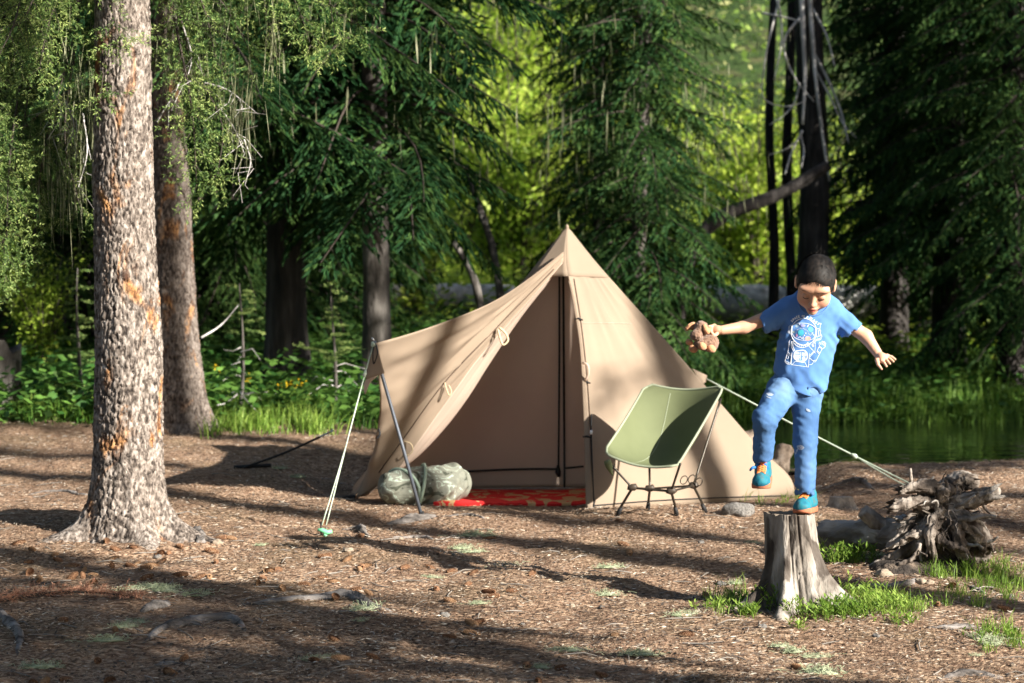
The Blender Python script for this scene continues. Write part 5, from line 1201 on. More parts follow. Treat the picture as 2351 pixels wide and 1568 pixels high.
# jeans
def jeansf(P):
    z = P[..., 2]
    d = ell(P, J(1833, 888, .012), (.104, .082, .075))
    a = rcone(P, J(1800, 890, .0), knL, .066, .048); a = smin(a, rcone(P, knL, J(1750, 1075, -.028), .047, .038), .02)
    b_ = rcone(P, J(1851, 905, .012), knR, .064, .046); b_ = smin(b_, rcone(P, knR, J(1849, 1150, .012), .045, .041), .02)
    a = smax(a, (CZ-(1059-HY)*kz)-z+.25*(P[..., 0]-knL[0]), .004); b_ = smax(b_, (CZ-(1136-HY)*kz)-z, .004)
    a = smax(a, -smax(rcone(P, J(1752, 1030, -.05), J(1749, 1080, -.028), .036, .036), z-(CZ-(1046-HY)*kz), .003), .003)
    b_ = smax(b_, -smax(rcone(P, J(1849, 1100, .01), J(1849, 1155, .012), .038, .038), z-(CZ-(1122-HY)*kz), .003), .003)
    e = smin(d, a, .018); legs = smin(e, b_, .014)
    w1 = np.exp(-np.abs(z-knL[2])/.10)+np.exp(-np.abs(z-(anR[2]+.05))/.06)+np.exp(-np.abs(z-hipL[2])/.05)+.5
    return legs+.0045*w1*vn3(P*np.array([22, 22, 62])+P[..., :1]*np.array([0, 0, 30.]), 11)+.0035*vn3(P*np.array([24, 24, 70])-P[..., :1]*np.array([0, 0, 45.]), 12)+.002*vn3(P*110, 13)
V, Q = sdf_mesh(jeansf, J(1718, 1148, -.20), J(1905, 838, .12), .0045)
jeans = MB().add(V, Q).build('jeans', M_jeans, boy)
jb = BVHTree.FromPolygons([Vector(p) for p in V], [list(map(int, q)) for q in Q])
M_fray = mat('frayed_white', [(.16, .24, .38), (.50, .55, .62)], scale=200, rough=.95); M_knee = mat('skin_hole', [(.12, .16, .30), (.4, .3, .26)], scale=150)
def jpatch(cx_, cy_, rx_, ry_, rot, m, name='ripped_patch'):
    P = []; na = 16; c_, s_ = math.cos(rot), math.sin(rot)
    for i in range(4):
        for k_, a in enumerate(np.linspace(0, 2*PI, na, endpoint=False)):
            rr = i/3*(1+.5*(hash2(np.array([k_]), np.array([i]), 5)[0]-.5)); u, v_ = rx_*rr*math.cos(a), ry_*rr*math.sin(a); P.append(sh_pt(cx_+u*c_-v_*s_, cy_+u*s_+v_*c_, .0016, jb))
    if any(p is None for p in P): return
    MB().add(np.array(P), [(i*na+j, (i+1)*na+j, (i+1)*na+(j+1) % na, i*na+(j+1) % na) for i in range(3) for j in range(na)]).build(name, m, jeans)
jpatch(1768, 905, 9, 3.2, .1, M_fray); jpatch(1765, 912, 7, 1.2, .4, M_fray); jpatch(1856, 942, 6, 2.6, .5, M_fray); jpatch(1838, 1027, 9, 5.2, .1, M_fray); jpatch(1838, 1028, 6, 3.2, .1, M_knee); jpatch(1829, 1036, 1.6, 7, .4, M_fray); jpatch(1770, 878, 8, 2, .15, M_fray)

# shoes
def shoe_upper(P):
    d = rcone(P, (-.050, 0, .036), (.062, 0, .028), .031, .029); d = smin(d, rcone(P, (-.036, 0, .04), (-.034, 0, .078), .031, .030), .015)
    d = smin(d, rcone(P, (-.030, 0, .066), (.045, 0, .036), .027, .024), .015); d = smin(d, ell(P, (.058, 0, .026), (.036, .036, .024)), .012)
    d = d+.0025*vn3(P*70, 2); d = smax(d, .012-P[..., 2], .003); return smax(d, -rcone(P, (-.034, 0, .068), (-.034, 0, .12), .024, .026), .003)
def shoe_sole(P):
    q = P.copy(); q[..., 2] = 0; p2 = rcone(q, (-.048, 0, 0), (.055, 0, 0), .034, .0385); h = .021+.010*sst(.05, .095, P[..., 0])+.008*sst(-.05, -.085, P[..., 0])
    return smax(smax(p2, P[..., 2]-h, .004), -P[..., 2]+.006*sst(.06, .095, P[..., 0]), .004)
uV, uQ = sdf_mesh(shoe_upper, (-.09, -.05, 0), (.10, .05, .12), .0036); sV, sQ = sdf_mesh(shoe_sole, (-.09, -.05, -.002), (.10, .05, .04), .0036)
M_teal = mat('teal_mesh', [(.008, .09, .15), (.012, .15, .20), (.05, .11, .13)], scale=30, rough=.7, bump=.4, bscale=300, bdist=.002); M_sole = mat('orange_rubber', [(.30, .10, .055), (.45, .16, .08)], scale=30, rough=.7)
M_lace = mat('orange_lace', [(.85, .22, .05)], rough=.8); M_strap = mat('blue_strap', [(.02, .13, .42)], rough=.7)
def shoe(origin, fwd, up_, label):
    f = nrm(fwd); s = nrm(np.cross(up_, f)); u_ = np.cross(f, s); M = np.stack([f, s, u_], 1); T2W = lambda P: np.asarray(P)@M.T+origin
    us = MB().add(T2W(uV), uQ).build('shoe', M_teal, boy, label=None)
    MB().add(T2W(sV), sQ).build('sole', M_sole, us)
    ub = BVHTree.FromPolygons([Vector(p) for p in uV], [list(map(int, q)) for q in uQ])
    def top(x, y):
        h = ub.ray_cast(Vector((x, y, .2)), Vector((0, 0, -1))); return np.array(h[0]) if h[0] is not None else np.array([x, y, .05])
    for x in (.004, .018, .032, .045):
        for sg in (-1, 1): MB().add(*tube(T2W([top(x+sg*t*.010, .017*t*1.0)+[0, 0, .0015] for t in np.linspace(-1, 1, 7)]), .0026, 5)).build('lace', M_lace, us)
    st_ = np.array([top(-.010, y)+[0, 0, .002] for y in np.linspace(-.026, .026, 12)]); st2 = st_+np.array([.016, 0, -.003]); st2[:, 2] = [top(a_[0], a_[1])[2]+.002 for a_ in st2]
    V_, Q_ = tri_panel(T2W(st_), T2W(st2), 4, thick=.003); MB().add(V_, Q_).build('strap', M_strap, us)
    hl = np.array([top(-.060, y)+[0, 0, .002] for y in np.linspace(-.01, .01, 5)]); MB().add(*tube(T2W(np.array([[-.068, 0, .06], [-.067, 0, .085], [-.060, 0, .098]])), .006, 6)).build('heel_tab', M_lace, us)
    return us
shoe(J(1851, 1176, .01), np.array([-.45, -1, .0]), np.array([.0, 0, 1.]), 'standing')
shoe(J(1751, 1111, -.035), np.array([-.22, -1, -.22]), np.array([-.05, -.2, 1.]), 'raised')
MB().add(*tube(curve([J(1733, 1073, -.09), J(1727, 1074, -.11), J(1722, 1080, -.10)], 6), [.006, .006, .006, .005, .005, .004], 6)).build('strap_end', M_strap, boy)

# plush moose held by the scruff
M_plush = mat('brown_plush', [(.13, .072, .045), (.21, .125, .085), (.29, .18, .125)], scale=90, rough=.98, bump=1, bscale=260, bdist=.006, sheen=.3, spec=.05)
M_plush_tan = mat('tan_plush', [(.42, .20, .10), (.52, .27, .15)], scale=60, rough=.95, bump=.5, bscale=300, bdist=.003, sheen=.2, spec=.05)
K = lambda px, py, dy: J(px, py, dy-.105)
toy = thing('plush_moose', K(1620, 806, 0), 'small brown plush moose hanging from the boy\'s right hand', 'toy')
fuzz = lambda P: .004*vn3(P*170, 3)+.003*vn3(P*320, 4)
def tb_(P): return smin(ell(P, K(1630.5, 787, .01), (.034, .034, .037)), ell(P, K(1610, 790, .0), (.030, .03, .022)), .02)+fuzz(P)
V, Q = sdf_mesh(tb_, K(1575, 816, -.06), K(1658, 755, .06), .0028); tbody = MB().add(V, Q).build('body', M_plush, toy)
def th_(P): return smin(ell(P, K(1610, 752, -.02), (.027, .027, .027)), ell(P, K(1600, 770, -.03), (.0275, .027, .023)), .012)+fuzz(P)
V, Q = sdf_mesh(th_, K(1578, 800, -.08), K(1632, 728, .03), .0028); thead = MB().add(V, Q).build('head', M_plush, toy)
def blob(name, balls, k_, m, par, h=.0026):
    B = [(K(*b[:3]), b[3]) for b in balls]
    def f(P):
        d = None
        for c_, r in B: e = np.linalg.norm(P-c_, axis=-1)-r; d = e if d is None else smin(d, e, k_)
        return d+.0015*vn3(P*200, 5)
    C_ = np.array([c_ for c_, r in B]); rm = max(r for c_, r in B)
    V, Q = sdf_mesh(f, C_.min(0)-rm-.006, C_.max(0)+rm+.006, h); return MB().add(V, Q).build(name, m, par)
blob('antler', [(1578, 754, .0, .0100), (1583, 749, -.004, .0100), (1588, 745, -.004, .0085), (1593, 744, -.004, .0085), (1589, 752, .0, .0100)], .006, M_plush_tan, thead)
blob('antler', [(1617, 748, -.045, .0085), (1620, 755, -.047, .0105), (1624, 762, -.046, .0105), (1628, 757, -.040, .0080), (1631, 753, -.036, .0070)], .006, M_plush_tan, thead)
for px, py, dy, r in ((1581, 785, -.01, .0125), (1590, 800, -.005, .0155), (1611, 794, -.040, .0150), (1632, 800, -.030, .0150)):
    blob('paw', [(px, py, dy, r), (px+4, py+2, dy+.008, r*.9)], .006, M_plush_tan, tbody)
# ------------------------------------------------------------------ weathered stump under the boy
def wood_mat(name, cols, pos, scale=9, st=(1, 1, .10), bump=1.0):
    return mat(name, cols, scale=scale, stretch=st, pos=pos, detail=8, distort=.4, rough=.9, bump=bump, bscale=scale*4, bdist=.012, spec=.15)
M_stump = wood_mat('weathered_stump', [(.03, .025, .022), (.13, .112, .096), (.27, .243, .215), (.42, .39, .355)], [.28, .42, .56, .76], 13, (1, 1, .35))
def patchy(m):          # remnants of dark bark on the bleached wood
    N = m.node_tree.nodes; L = m.node_tree.links; b = N['Principled BSDF']; src = b.inputs['Base Color'].links[0].from_socket
    tc = N.new('ShaderNodeTexCoord'); n = N.new('ShaderNodeTexNoise'); n.inputs['Scale'].default_value = 7; n.inputs['Detail'].default_value = 7; n.inputs['Distortion'].default_value = .8
    mp = N.new('ShaderNodeMapping'); mp.inputs['Scale'].default_value = (1, 1, .55); L.new(tc.outputs['Object'], mp.inputs[0]); L.new(mp.outputs[0], n.inputs['Vector'])
    r = N.new('ShaderNodeValToRGB'); r.color_ramp.elements[0].position = .52; r.color_ramp.elements[1].position = .56; L.new(n.outputs['Fac'], r.inputs[0])
    x = N.new('ShaderNodeMix'); x.data_type = 'RGBA'; x.blend_type = 'MULTIPLY'; L.new(r.outputs[0], x.inputs[0]); L.new(src, x.inputs[6]); x.inputs[7].default_value = (.34, .32, .31, 1); L.new(x.outputs[2], b.inputs['Base Color'])
patchy(M_stump)
M_root = wood_mat('weathered_root', [(.022, .018, .016), (.10, .08, .066), (.25, .215, .185), (.42, .385, .345)], [.33, .46, .58, .78], 12, (1, 1, .6))
M_root_pale = wood_mat('bleached_root', [(.06, .05, .043), (.17, .15, .13), (.32, .295, .27), (.46, .43, .40)], [.33, .45, .57, .76], 16, (1, 1, .6))
M_endgrain = mat('end_grain', [(.12, .09, .065), (.30, .245, .19)], scale=40, rough=.95, bump=.6)
sbase = place(1818, 7.97); sbase[2] = float(gz0(sbase[0], 7.97))
stump = thing('tree_stump', sbase, 'tall weathered grey stump the boy stands on', 'stump')
zt = CZ-(1178-HY)*7.97/F; hgt = zt-sbase[2]; ks = 7.97/F
n = 200; zs = np.r_[np.linspace(-.05, hgt, 150)]; th = np.linspace(0, 2*PI, n, endpoint=False); T, Z = np.meshgrid(th, zs)
t = np.clip(Z/hgt, 0, 1); cxs = np.interp(t, [0, .25, 1], [(1826-1818)*ks, (1822-1818)*ks, (1811-1818)*ks]); R = np.interp(t, [0, .15, .35, .6, 1], [.118, .110, .102, .097, .0945])
for a, reach, w, h in ((R_(196), .19, .22, .075), (R_(250), .20, .20, .085), (R_(-14), .21, .22, .09), (R_(-62), .06, .3, .09), (R_(80), .12, .35, .08), (R_(140), .10, .35, .08)):
    d = np.abs((T-a+PI) % (2*PI)-PI); R = R+reach*np.exp(-(d/w)**2)*np.exp(-np.maximum(Z, 0)/h)
R = R+.014*vn(T*2.5+5, Z*2.2, 31)+.008*vn(T*7+2, Z*2.4, 32)+.004*vn(T*20+1, Z*16.0, 33)+.0035*vn(T*55, Z*26, 34)
f1, f2, cid = voro(T/(2*PI)*13+.3*vn(T*6, Z*9, 7), Z*5.5, 40, 13); R = R-.012*(1-sst(.0, .10, f2-f1))*sst(.5, .75, 1-t)   # bark plates low down
R = R-.016*np.exp(-(((T-R_(284)+PI) % (2*PI)-PI)/.05)**2)*(.4+.6*sst(.2, 1, t))-.012*np.exp(-(((T-R_(262)+PI) % (2*PI)-PI)/.03)**2)
top_in = 1-0*T; Zt = Z+np.where(t > .93, .012*vn(T*5, 0*T, 35)*(t-.93)/.07, 0)
V = np.stack([sbase[0]+cxs+R*np.cos(T), sbase[1]+R*np.sin(T), sbase[2]+Zt], -1); mb = MB(); fa = np.arange(len(zs)-1)[:, None]*n; j = np.arange(n)[None]
mb.add(V, np.stack([fa+j, fa+(j+1) % n, fa+n+(j+1) % n, fa+n+j], -1)); mb.build('trunk', M_stump, stump)
ringv = V[-1]; ctr = ringv.mean(0); rings = [ringv*(1-s)+ctr*s for s in np.linspace(0, .96, 10)]; RV = np.stack(rings); RV[1:, :, 2] = ctr[2]-.002+.003*vn(RV[1:, :, 0]*120, RV[1:, :, 1]*120, 4)
i = np.arange(9)[:, None]*n; MB().add(RV, np.stack([i+j, i+(j+1) % n, i+n+(j+1) % n, i+n+j], -1)).build('cut_top', M_endgrain, stump)

# ------------------------------------------------------------------ uprooted log with its root ball
RD = 8.80
def K8(zx, zy, dy=0.): return W(1894.2+.21966*zx, 1061.9+.21966*zy, RD+dy)
rootlog = thing('uprooted_log', G(2160, 1300), 'uprooted log with a tangled mass of weathered grey roots beside the stump', 'log')
C8 = K8(1220, 560, .02); gzr = lambda P: gz0(P[..., 0], P[..., 1])
RT = [([(1300, 430, 0), (1560, 380, -.02), (1770, 315, -.03)], .050, .033), ([(1300, 260, .06), (1420, 190, .08), (1530, 200, .06)], .050, .040), ([(1280, 300, -.02), (1050, 240, -.05), (800, 292, -.06)], .036, .020),
      ([(1100, 420, -.02), (900, 420, -.06), (700, 462, -.08)], .034, .024), ([(1050, 580, 0), (830, 700, -.05), (640, 880, -.06)], .032, .008), ([(1080, 640, -.06), (960, 760, -.12), (850, 770, -.14), (770, 885, -.14)], .024, .006),
      ([(1000, 780, -.10), (975, 900, -.14), (940, 990, -.15), (780, 1062, -.15)], .014, .006), ([(1120, 720, -.07), (1200, 800, -.13), (1330, 870, -.15), (1465, 925, -.16)], .026, .011), ([(1380, 560, .0), (1560, 720, 0), (1650, 830, 0), (1640, 960, .02)], .050, .046),
      ([(1100, 850, .03), (1300, 900, .03), (1520, 960, .03)], .075, .06), ([(1350, 520, -.05), (1450, 660, -.10), (1540, 735, -.10)], .028, .010), ([(1250, 680, -.06), (1290, 780, -.10), (1370, 880, -.10)], .018, .008), ([(1200, 520, -.07), (1130, 590, -.12), (1060, 650, -.12)], .020, .010),
      ([(980, 500, -.04), (880, 560, -.07), (800, 605, -.07)], .014, .006), ([(1250, 330, -.04), (1120, 300, -.09), (1040, 260, -.10)], .018, .009), ([(1230, 380, -.05), (1210, 300, -.10), (1260, 290, -.12)], .020, .014), ([(1000, 800, .0), (800, 950, -.03), (560, 1080, -.03), (250, 1210, -.02)], .040, .014), ([(1350, 480, -.04), (1440, 560, -.06), (1430, 640, -.08)], .025, .010)]
RP = []
for pts, r1, r2 in RT:
    C = curve([K8(*p) for p in pts], 9); rr = np.linspace(r1, r2, 9); RP += [(C[i], C[i+1], rr[i], rr[i+1]) for i in range(8)]
def rootf(P):
    d = smin(ell(P, C8, (.105, .085, .105)), ell(P, K8(1300, 760, .03), (.12, .09, .12)), .05)
    for a, b, r1, r2 in RP: d = smin(d, rcone(P, a, b, r1*1.0, r2*.8), .008)
    q = P-C8; rad = np.linalg.norm(q, axis=-1); dirn = q/np.maximum(rad[..., None], 1e-6)
    ridg = np.abs(vn3(np.concatenate([dirn*15, ], -1)+rad[..., None]*3, 2)); return d+.007*vn3(P*16, 5)+.020*(ridg-.16)+.010*vn3(P*38, 6)+.006*vn3(P*90, 7)
V, Q = sdf_mesh(rootf, K8(180, 1260, -.24), K8(1840, 60, .22), .0052); MB().add(V, Q).build('root_mass', M_root, rootlog)
# broken-off main roots with splintered ends
for q, (pts, r1, r2) in enumerate((([(1300, 430, -.02), (1560, 385, -.05), (1775, 312, -.06)], .048, .036), ([(1290, 270, .03), (1420, 195, .05), (1540, 205, .04)], .056, .050), ([(1260, 300, -.06), (1050, 250, -.09), (790, 285, -.10)], .040, .024), ([(1120, 420, -.06), (900, 425, -.10), (690, 462, -.12)], .038, .030), ([(1060, 640, -.05), (880, 780, -.10), (640, 900, -.10)], .034, .010), ([(1380, 560, -.04), (1560, 720, -.05), (1660, 900, -.03)], .056, .050), ([(1180, 560, -.10), (1100, 760, -.14), (1130, 980, -.12)], .036, .020), ([(1330, 620, -.08), (1400, 800, -.12), (1430, 1000, -.10)], .040, .026))):
    MB().add(*wood_tube(curve([K8(*p) for p in pts], 26), np.linspace(r1*.8, r2*.72, 26)*(1+.3*vn(np.arange(26)*.4, 0*np.arange(26), q)), 26, .34, 0, .045, q, .25)).build('main_root', M_root_pale if q == 0 else M_root, rootlog)
# fine rootlets
rr_ = np.random.default_rng(50); mb = MB()
for q in range(170):
    d = nrm(rr_.normal(0, 1, 3)*[1, .6, 1]-[0, .55, 0]); p = C8+d*.10+rr_.normal(0, .025, 3); L_ = rr_.uniform(.04, .13); C = [p]
    for s in range(5): d = nrm(d+rr_.normal(0, .35, 3)+[0, 0, -.12]); C.append(C[-1]+d*L_/5)
    mb.add(*tube(np.array(C), np.linspace(rr_.uniform(.003, .007), .0012, 6), 5, False))
mb.build('rootlets', M_root, rootlog, kind='stuff')
for q in range(34):
    ang = rr_.uniform(-.3, 2*PI-.3); d = nrm(np.array([math.cos(ang), rr_.uniform(-1.1, .1), math.sin(ang)*.9])); p = C8+d*rr_.uniform(.02, .07)+[0, -.03, 0]; L_ = rr_.uniform(.10, .26); C = [p]
    for s in range(7): d = nrm(d+rr_.normal(0, .30, 3)+[0, .03, -.05]); C.append(C[-1]+d*L_/7)
    C = np.array(C); C[:, 2] = np.maximum(C[:, 2], gz0(C[:, 0], C[:, 1])+.01)
    MB().add(*tube(curve(C, 22), np.linspace(rr_.uniform(.008, .019), rr_.uniform(.002, .006), 22), 9, True, .22, q)).build('root', M_root_pale if q % 3 else M_root, rootlog)
C = curve([K8(-40, 742, .30), K8(300, 750, .22), K8(700, 740, .12), K8(1000, 700, .06)], 50); C[:, 2] = np.maximum(C[:, 2], gz0(C[:, 0], C[:, 1])+.045)
MB().add(*wood_tube(C, np.linspace(.060, .075, 50), 40, .13, .01, 0, 9)).build('trunk', wood_mat('weathered_log', [(.03, .026, .024), (.12, .105, .095), (.27, .25, .235), (.40, .38, .36)], [.28, .42, .55, .75], 10, (.12, 1, 1)), rootlog)
P = curve([K8(690, 720, .12), K8(560, 640, .12), K8(400, 505, .10)], 16); MB().add(*wood_tube(P, np.linspace(.045, .030, 16), 22, .14, 0, .003, 4)).build('branch_stub', M_root, rootlog)
M_earth = mat('root_earth', [(.014, .012, .011), (.045, .036, .03), (.15, .115, .088)], scale=18, rough=1, bump=1, bscale=60, bdist=.02)
em = G(2070, 1318)
EB = K8(1250, 880, .06)
def earthf(P): return smin(ell(P, EB, (.185, .11, .12)), smin(ell(P, em+[-.01, .06, -.01], (.13, .14, .075)), ell(P, em+[.2, .10, -.02], (.2, .14, .07)), .06), .05)+.03*vn3(P*12, 2)+.012*vn3(P*40, 3)
V, Q = sdf_mesh(earthf, em+[-.2, -.15, -.1], em+[.46, .36, .34], .008); MB().add(V, Q).build('earth', M_earth, rootlog)

# ------------------------------------------------------------------ rocks, roots, wood, cones, lichen
M_rock = mat('grey_stone', [(.05, .046, .042), (.14, .13, .12), (.25, .235, .22)], scale=9, rough=.9, bump=.5, bscale=60, bdist=.006)
M_rock_b = mat('buff_stone', [(.2, .16, .12), (.36, .29, .22)], scale=9, rough=.9, bump=.5, bscale=60, bdist=.006)
def rock_mesh(seed, n=16):
    u = np.linspace(0, PI, n); v_ = np.linspace(0, 2*PI, 2*n, endpoint=False); U, Vv = np.meshgrid(u, v_, indexing='ij')
    P = np.stack([np.sin(U)*np.cos(Vv), np.sin(U)*np.sin(Vv), np.cos(U)], -1); f = 1+.5*vn3(P*1.6+seed*7, seed)+.25*vn3(P*4+seed, seed+1); P = P*f[..., None]*[1, .8, .6]
    i = np.arange(n-1)[:, None]*2*n; j = np.arange(2*n)[None]; return MB().add(P, np.stack([i+j, i+2*n+j, i+2*n+(j+1) % (2*n), i+(j+1) % (2*n)], -1)).mesh('stone')
ROCKS = [rock_mesh(s) for s in range(4)]
ROCKB = [m.copy() for m in ROCKS]
for m in ROCKS: m.materials.append(M_rock)
for m in ROCKB: m.materials.append(M_rock_b)
def stone(px, py, s, lb, i, buff=False, rz=0., grp=None):
    p = G(px, py); o = bpy.data.objects.new('stone', (ROCKB if buff else ROCKS)[i % 4]); COL.objects.link(o); o.location = p+[0, 0, s*.12]; o.scale = (s, s, s); o.rotation_euler = (0, 0, rz); tag(o, lb, 'stone', grp or 'stones on the clearing')
stone(1697, 1186, .085, 'low grey stone lying right of the camp chair', 1, False, .3)
for i, (px, py, s, lb, bf) in enumerate(((1656, 1330, .022, 'small blue grey pebble left of the tall stump', False), (2030, 1325, .042, 'pale rounded stone in the earth under the root mass', True), (2114, 1342, .026, 'buff pebble in front of the root mass', True), (2134, 1344, .020, 'smaller buff pebble just right of another before the roots', True),
        (363, 1277, .020, 'small pale pebble below the cut root by the big tree', False), (272, 1290, .022, 'buff pebble below the big spruce trunk', True), (800, 1280, .024, 'buff pebble near the green tent stake', True), (500, 1250, .03, 'pale pointed stone among the cones at left', True), (1020, 1410, .024, 'pale pebble beside the long root in the foreground', False), (1750, 1455, .018, 'grey pebble below the tall stump', False))):
    stone(px, py, s, lb, i, bf, i*1.1)
rs = np.random.default_rng(100)
for q in range(22):
    px, py = rs.uniform(20, 2330), rs.uniform(1190, 1540); p = G(px, py)
    o = bpy.data.objects.new('pebble', (ROCKB if q % 2 else ROCKS)[q % 4]); COL.objects.link(o); s = rs.uniform(.008, .018); o.location = p+[0, 0, s*.15]; o.scale = (s, s, s); o.rotation_euler = (0, 0, rs.uniform(0, 6)); tag(o, 'tiny pebble lying among the needles', 'pebble', 'pebbles scattered over the clearing')
M_sroot = wood_mat('surface_root', [(.045, .04, .037), (.15, .133, .122), (.30, .275, .26)], [.34, .5, .7], 22, (.3, 1, 1), 1.0)
def sroot(pts, r, lb, name='surface_root', cat='root', rise=.3):
    g_ = [G(x, y) for x, y in pts]; n = 36; C = curve(g_, n); C[:, 2] = gz(C[:, 0], C[:, 1])
    pr = np.interp(np.linspace(0, 1, n), np.linspace(0, 1, len(r)), r); e = np.sin(np.linspace(0, PI, n))**.5; C[:, 2] += pr*(rise-.1)*e-pr*.8*(1-e)+.006*vn(np.arange(n)*.35, 0*np.arange(n), int(pts[0][0]) % 31)
    t = thing(name, C[n//2]-[0, 0, pr[n//2]], lb, cat); MB().add(*wood_tube(C, pr, 16, .24, .004, .004, int(pts[0][0]) % 17, .25)).build('wood', M_sroot, t)
sroot([(330, 1478), (390, 1455), (470, 1440), (520, 1438), (565, 1462)], [.008, .020, .024, .020, .008], 'grey arched root in the left foreground')
sroot([(540, 1395), (700, 1378), (790, 1370), (850, 1395), (900, 1412)], [.006, .014, .020, .026, .012], 'long grey root running across the middle foreground')
sroot([(446, 1205), (455, 1225), (462, 1250)], [.024, .032, .028], 'cut root stub beside the big spruce trunk', 'root_stub', 'root', .5)
sroot([(785, 1212), (812, 1212), (835, 1228), (848, 1236)], [.012, .022, .020, .008], 'short weathered wood piece right of the green stake', 'driftwood', 'wood')
sroot([(-10, 1405), (25, 1440), (45, 1470), (40, 1500)], [.018, .022, .018, .008], 'dark root at the lower left edge')
sroot([(325, 1412), (355, 1405), (385, 1398)], [.010, .026, .022], 'short knotty root piece in the left foreground')
sroot([(890, 1192), (950, 1186), (995, 1182)], [.012, .028, .026], 'flat root beside the awning pole foot')
sroot([(1015, 1183), (1060, 1180), (1115, 1190)], [.006, .012, .008], 'thin root in front of the red rug')
sroot([(1880, 1120), (1960, 1105), (2010, 1120)], [.010, .02, .010], 'grey root near the water behind the boy')
sroot([(2130, 1450), (2180, 1448), (2250, 1440)], [.012, .016, .008], 'short stick right of the leafy plants')
sroot([(2230, 1345), (2260, 1362)], [.010, .012], 'small pale stick among the grass at right')
sroot([(1960, 1345), (2050, 1352), (2110, 1338)], [.014, .022, .012], 'dark curved root in front of the root mass')
sroot([(60, 1132), (120, 1128), (200, 1140)], [.006, .014, .008], 'thin root left of the big spruce')
sroot([(2150, 1560), (2220, 1545), (2300, 1552)], [.010, .018, .012], 'flat weathered wood piece at the lower right corner')
sroot([(900, 1232), (960, 1228), (1010, 1240)], [.006, .012, .006], 'small dark root in the middle of the clearing')
sroot([(330, 1520), (385, 1514), (430, 1512)], [.006, .012, .006], 'pale chip of wood at the lower left')
# small cut stump and firewood by the water
b = G(1932, 1166); sm = thing('small_stump', b, 'small low cut stump behind the boy', 'stump'); z = np.linspace(-.03, .075, 10); th = np.linspace(0, 2*PI, 40, endpoint=False)
R = .055*(1+.8*np.exp(-np.maximum(z, 0)/.03))[:, None]*(1+.25*vn(th[None]*3, 0*z[:, None], 3)+.2*vn(th[None]*9, z[:, None]*9, 5)); V = np.stack([b[0]+R*np.cos(th), b[1]+R*np.sin(th), b[2]+z[:, None]+0*R], -1); mb = MB(); fa = np.arange(9)[:, None]*40; j = np.arange(40)[None]
mb.add(V, np.stack([fa+j, fa+(j+1) % 40, fa+40+(j+1) % 40, fa+40+j], -1)); mb.add(np.r_[V[-1], [V[-1].mean(0)+[0, 0, .004]]], None, np.stack([np.arange(40), (np.arange(40)+1) % 40, np.full(40, 40)], -1)); mb.build('trunk', M_root, sm)
fwm = wood_mat('split_firewood', [(.05, .037, .028), (.17, .13, .10), (.32, .265, .215)], [.32, .5, .7], 12, (1, .2, 1), .6)
for k_, (px, D, z_, ln, r, az, lb) in enumerate(((1700, 12.0, .47, .20, .07, .4, 'topmost split log of the firewood behind the tent'), (1728, 12.1, .37, .22, .075, .2, 'middle split log of the firewood behind the tent'), (1742, 12.15, .29, .2, .06, .6, 'lowest right split log of the firewood behind the tent'), (1700, 12.2, .30, .3, .08, .1, 'lowest left split log of the firewood behind the tent'), (1690, 12.3, .39, .26, .07, .0, 'split log in the middle left of the firewood behind the tent'), (1796, 12.25, .345, .16, .06, 1.2, 'upright chunk of wood by the water between the boy\'s legs'), (1770, 12.2, .31, .18, .035, -.4, 'pale wood piece lying by the water left of the boy\'s foot'))):
    x = (px-CX)/F*D; d = np.array([math.cos(az), math.sin(az), .0 if k_ != 5 else 1.2]); d = nrm(d); c_ = np.array([x, D, max(z_, float(gz(x, D))+r*.8)])
    t = thing('split_log', c_-[0, 0, r], lb, 'firewood', 'firewood by the water'); P = curve([c_-d*ln/2, c_, c_+d*ln/2], 8); MB().add(*tube(P, r*.92, 7, True, .25, k_)).build('wood', fwm, t)
# reddish dead spruce branch at lower left
dp = [G(-20, 1402), G(100, 1380), G(200, 1378), G(310, 1398)]; db = thing('dead_spruce_branch', dp[1], 'dry reddish brown spruce branch on the ground at lower left', 'branch'); C = curve(dp, 40); C[:, 2] += .02
MB().add(*tube(C, np.linspace(.008, .003, 40), 6)).build('stem', M_twig, db); P, D_, L_ = [], [], []; tn = nrm(np.gradient(C, axis=0))
for i in range(40):
    for q in range(3): P.append(C[i]); D_.append(tn[i]*.9+rs.normal(0, .55, 3)*[1, 1, .5]+[0, 0, .22]); L_.append(rs.uniform(.03, .09))
MB().add(*needle_twigs(np.array(P), np.array(D_), np.array(L_), rs, 420, .018, .0026)).build('needles', foliage_mat('dry_needles', (.20, .085, .05), (.32, .14, .085), (.45, .24, .15), transl=.15), db)
# cones
def cone_mesh(seed):
    nl, na = 15, 14; mb = MB(); u = np.linspace(0, 1, nl); r = .0135*np.sin(np.clip(u*.93+.05, 0, 1)*PI)**.7; 
    V = np.stack([np.stack([(u[i]-.5)*.058+0*np.arange(na), r[i]*np.cos(np.arange(na)/na*2*PI)*.8, r[i]*np.sin(np.arange(na)/na*2*PI)*.8], -1) for i in range(nl)]); g_ = np.arange(nl-1)[:, None]*na; j = np.arange(na)[None]
    mb.add(V, np.stack([g_+j, g_+(j+1) % na, g_+na+(j+1) % na, g_+na+j], -1)); P, D_, N_ = [], [], []
    for i in range(1, nl):
        for a in range(7):
            an_ = (a+.5*(i % 2))/7*2*PI; o = np.array([0, math.cos(an_), math.sin(an_)]); P.append([(u[i]-.5)*.058-.002, 0, 0]+o*r[i]*.55); D_.append(o*.9+np.array([.55, 0, 0])); N_.append(np.array([1., 0, 0])-o*.5)
    mb.add(*blades(np.array(P), np.array(D_), np.full(len(P), .0085), np.full(len(P), .0095), np.array(N_))); return mb.mesh('cone', False)
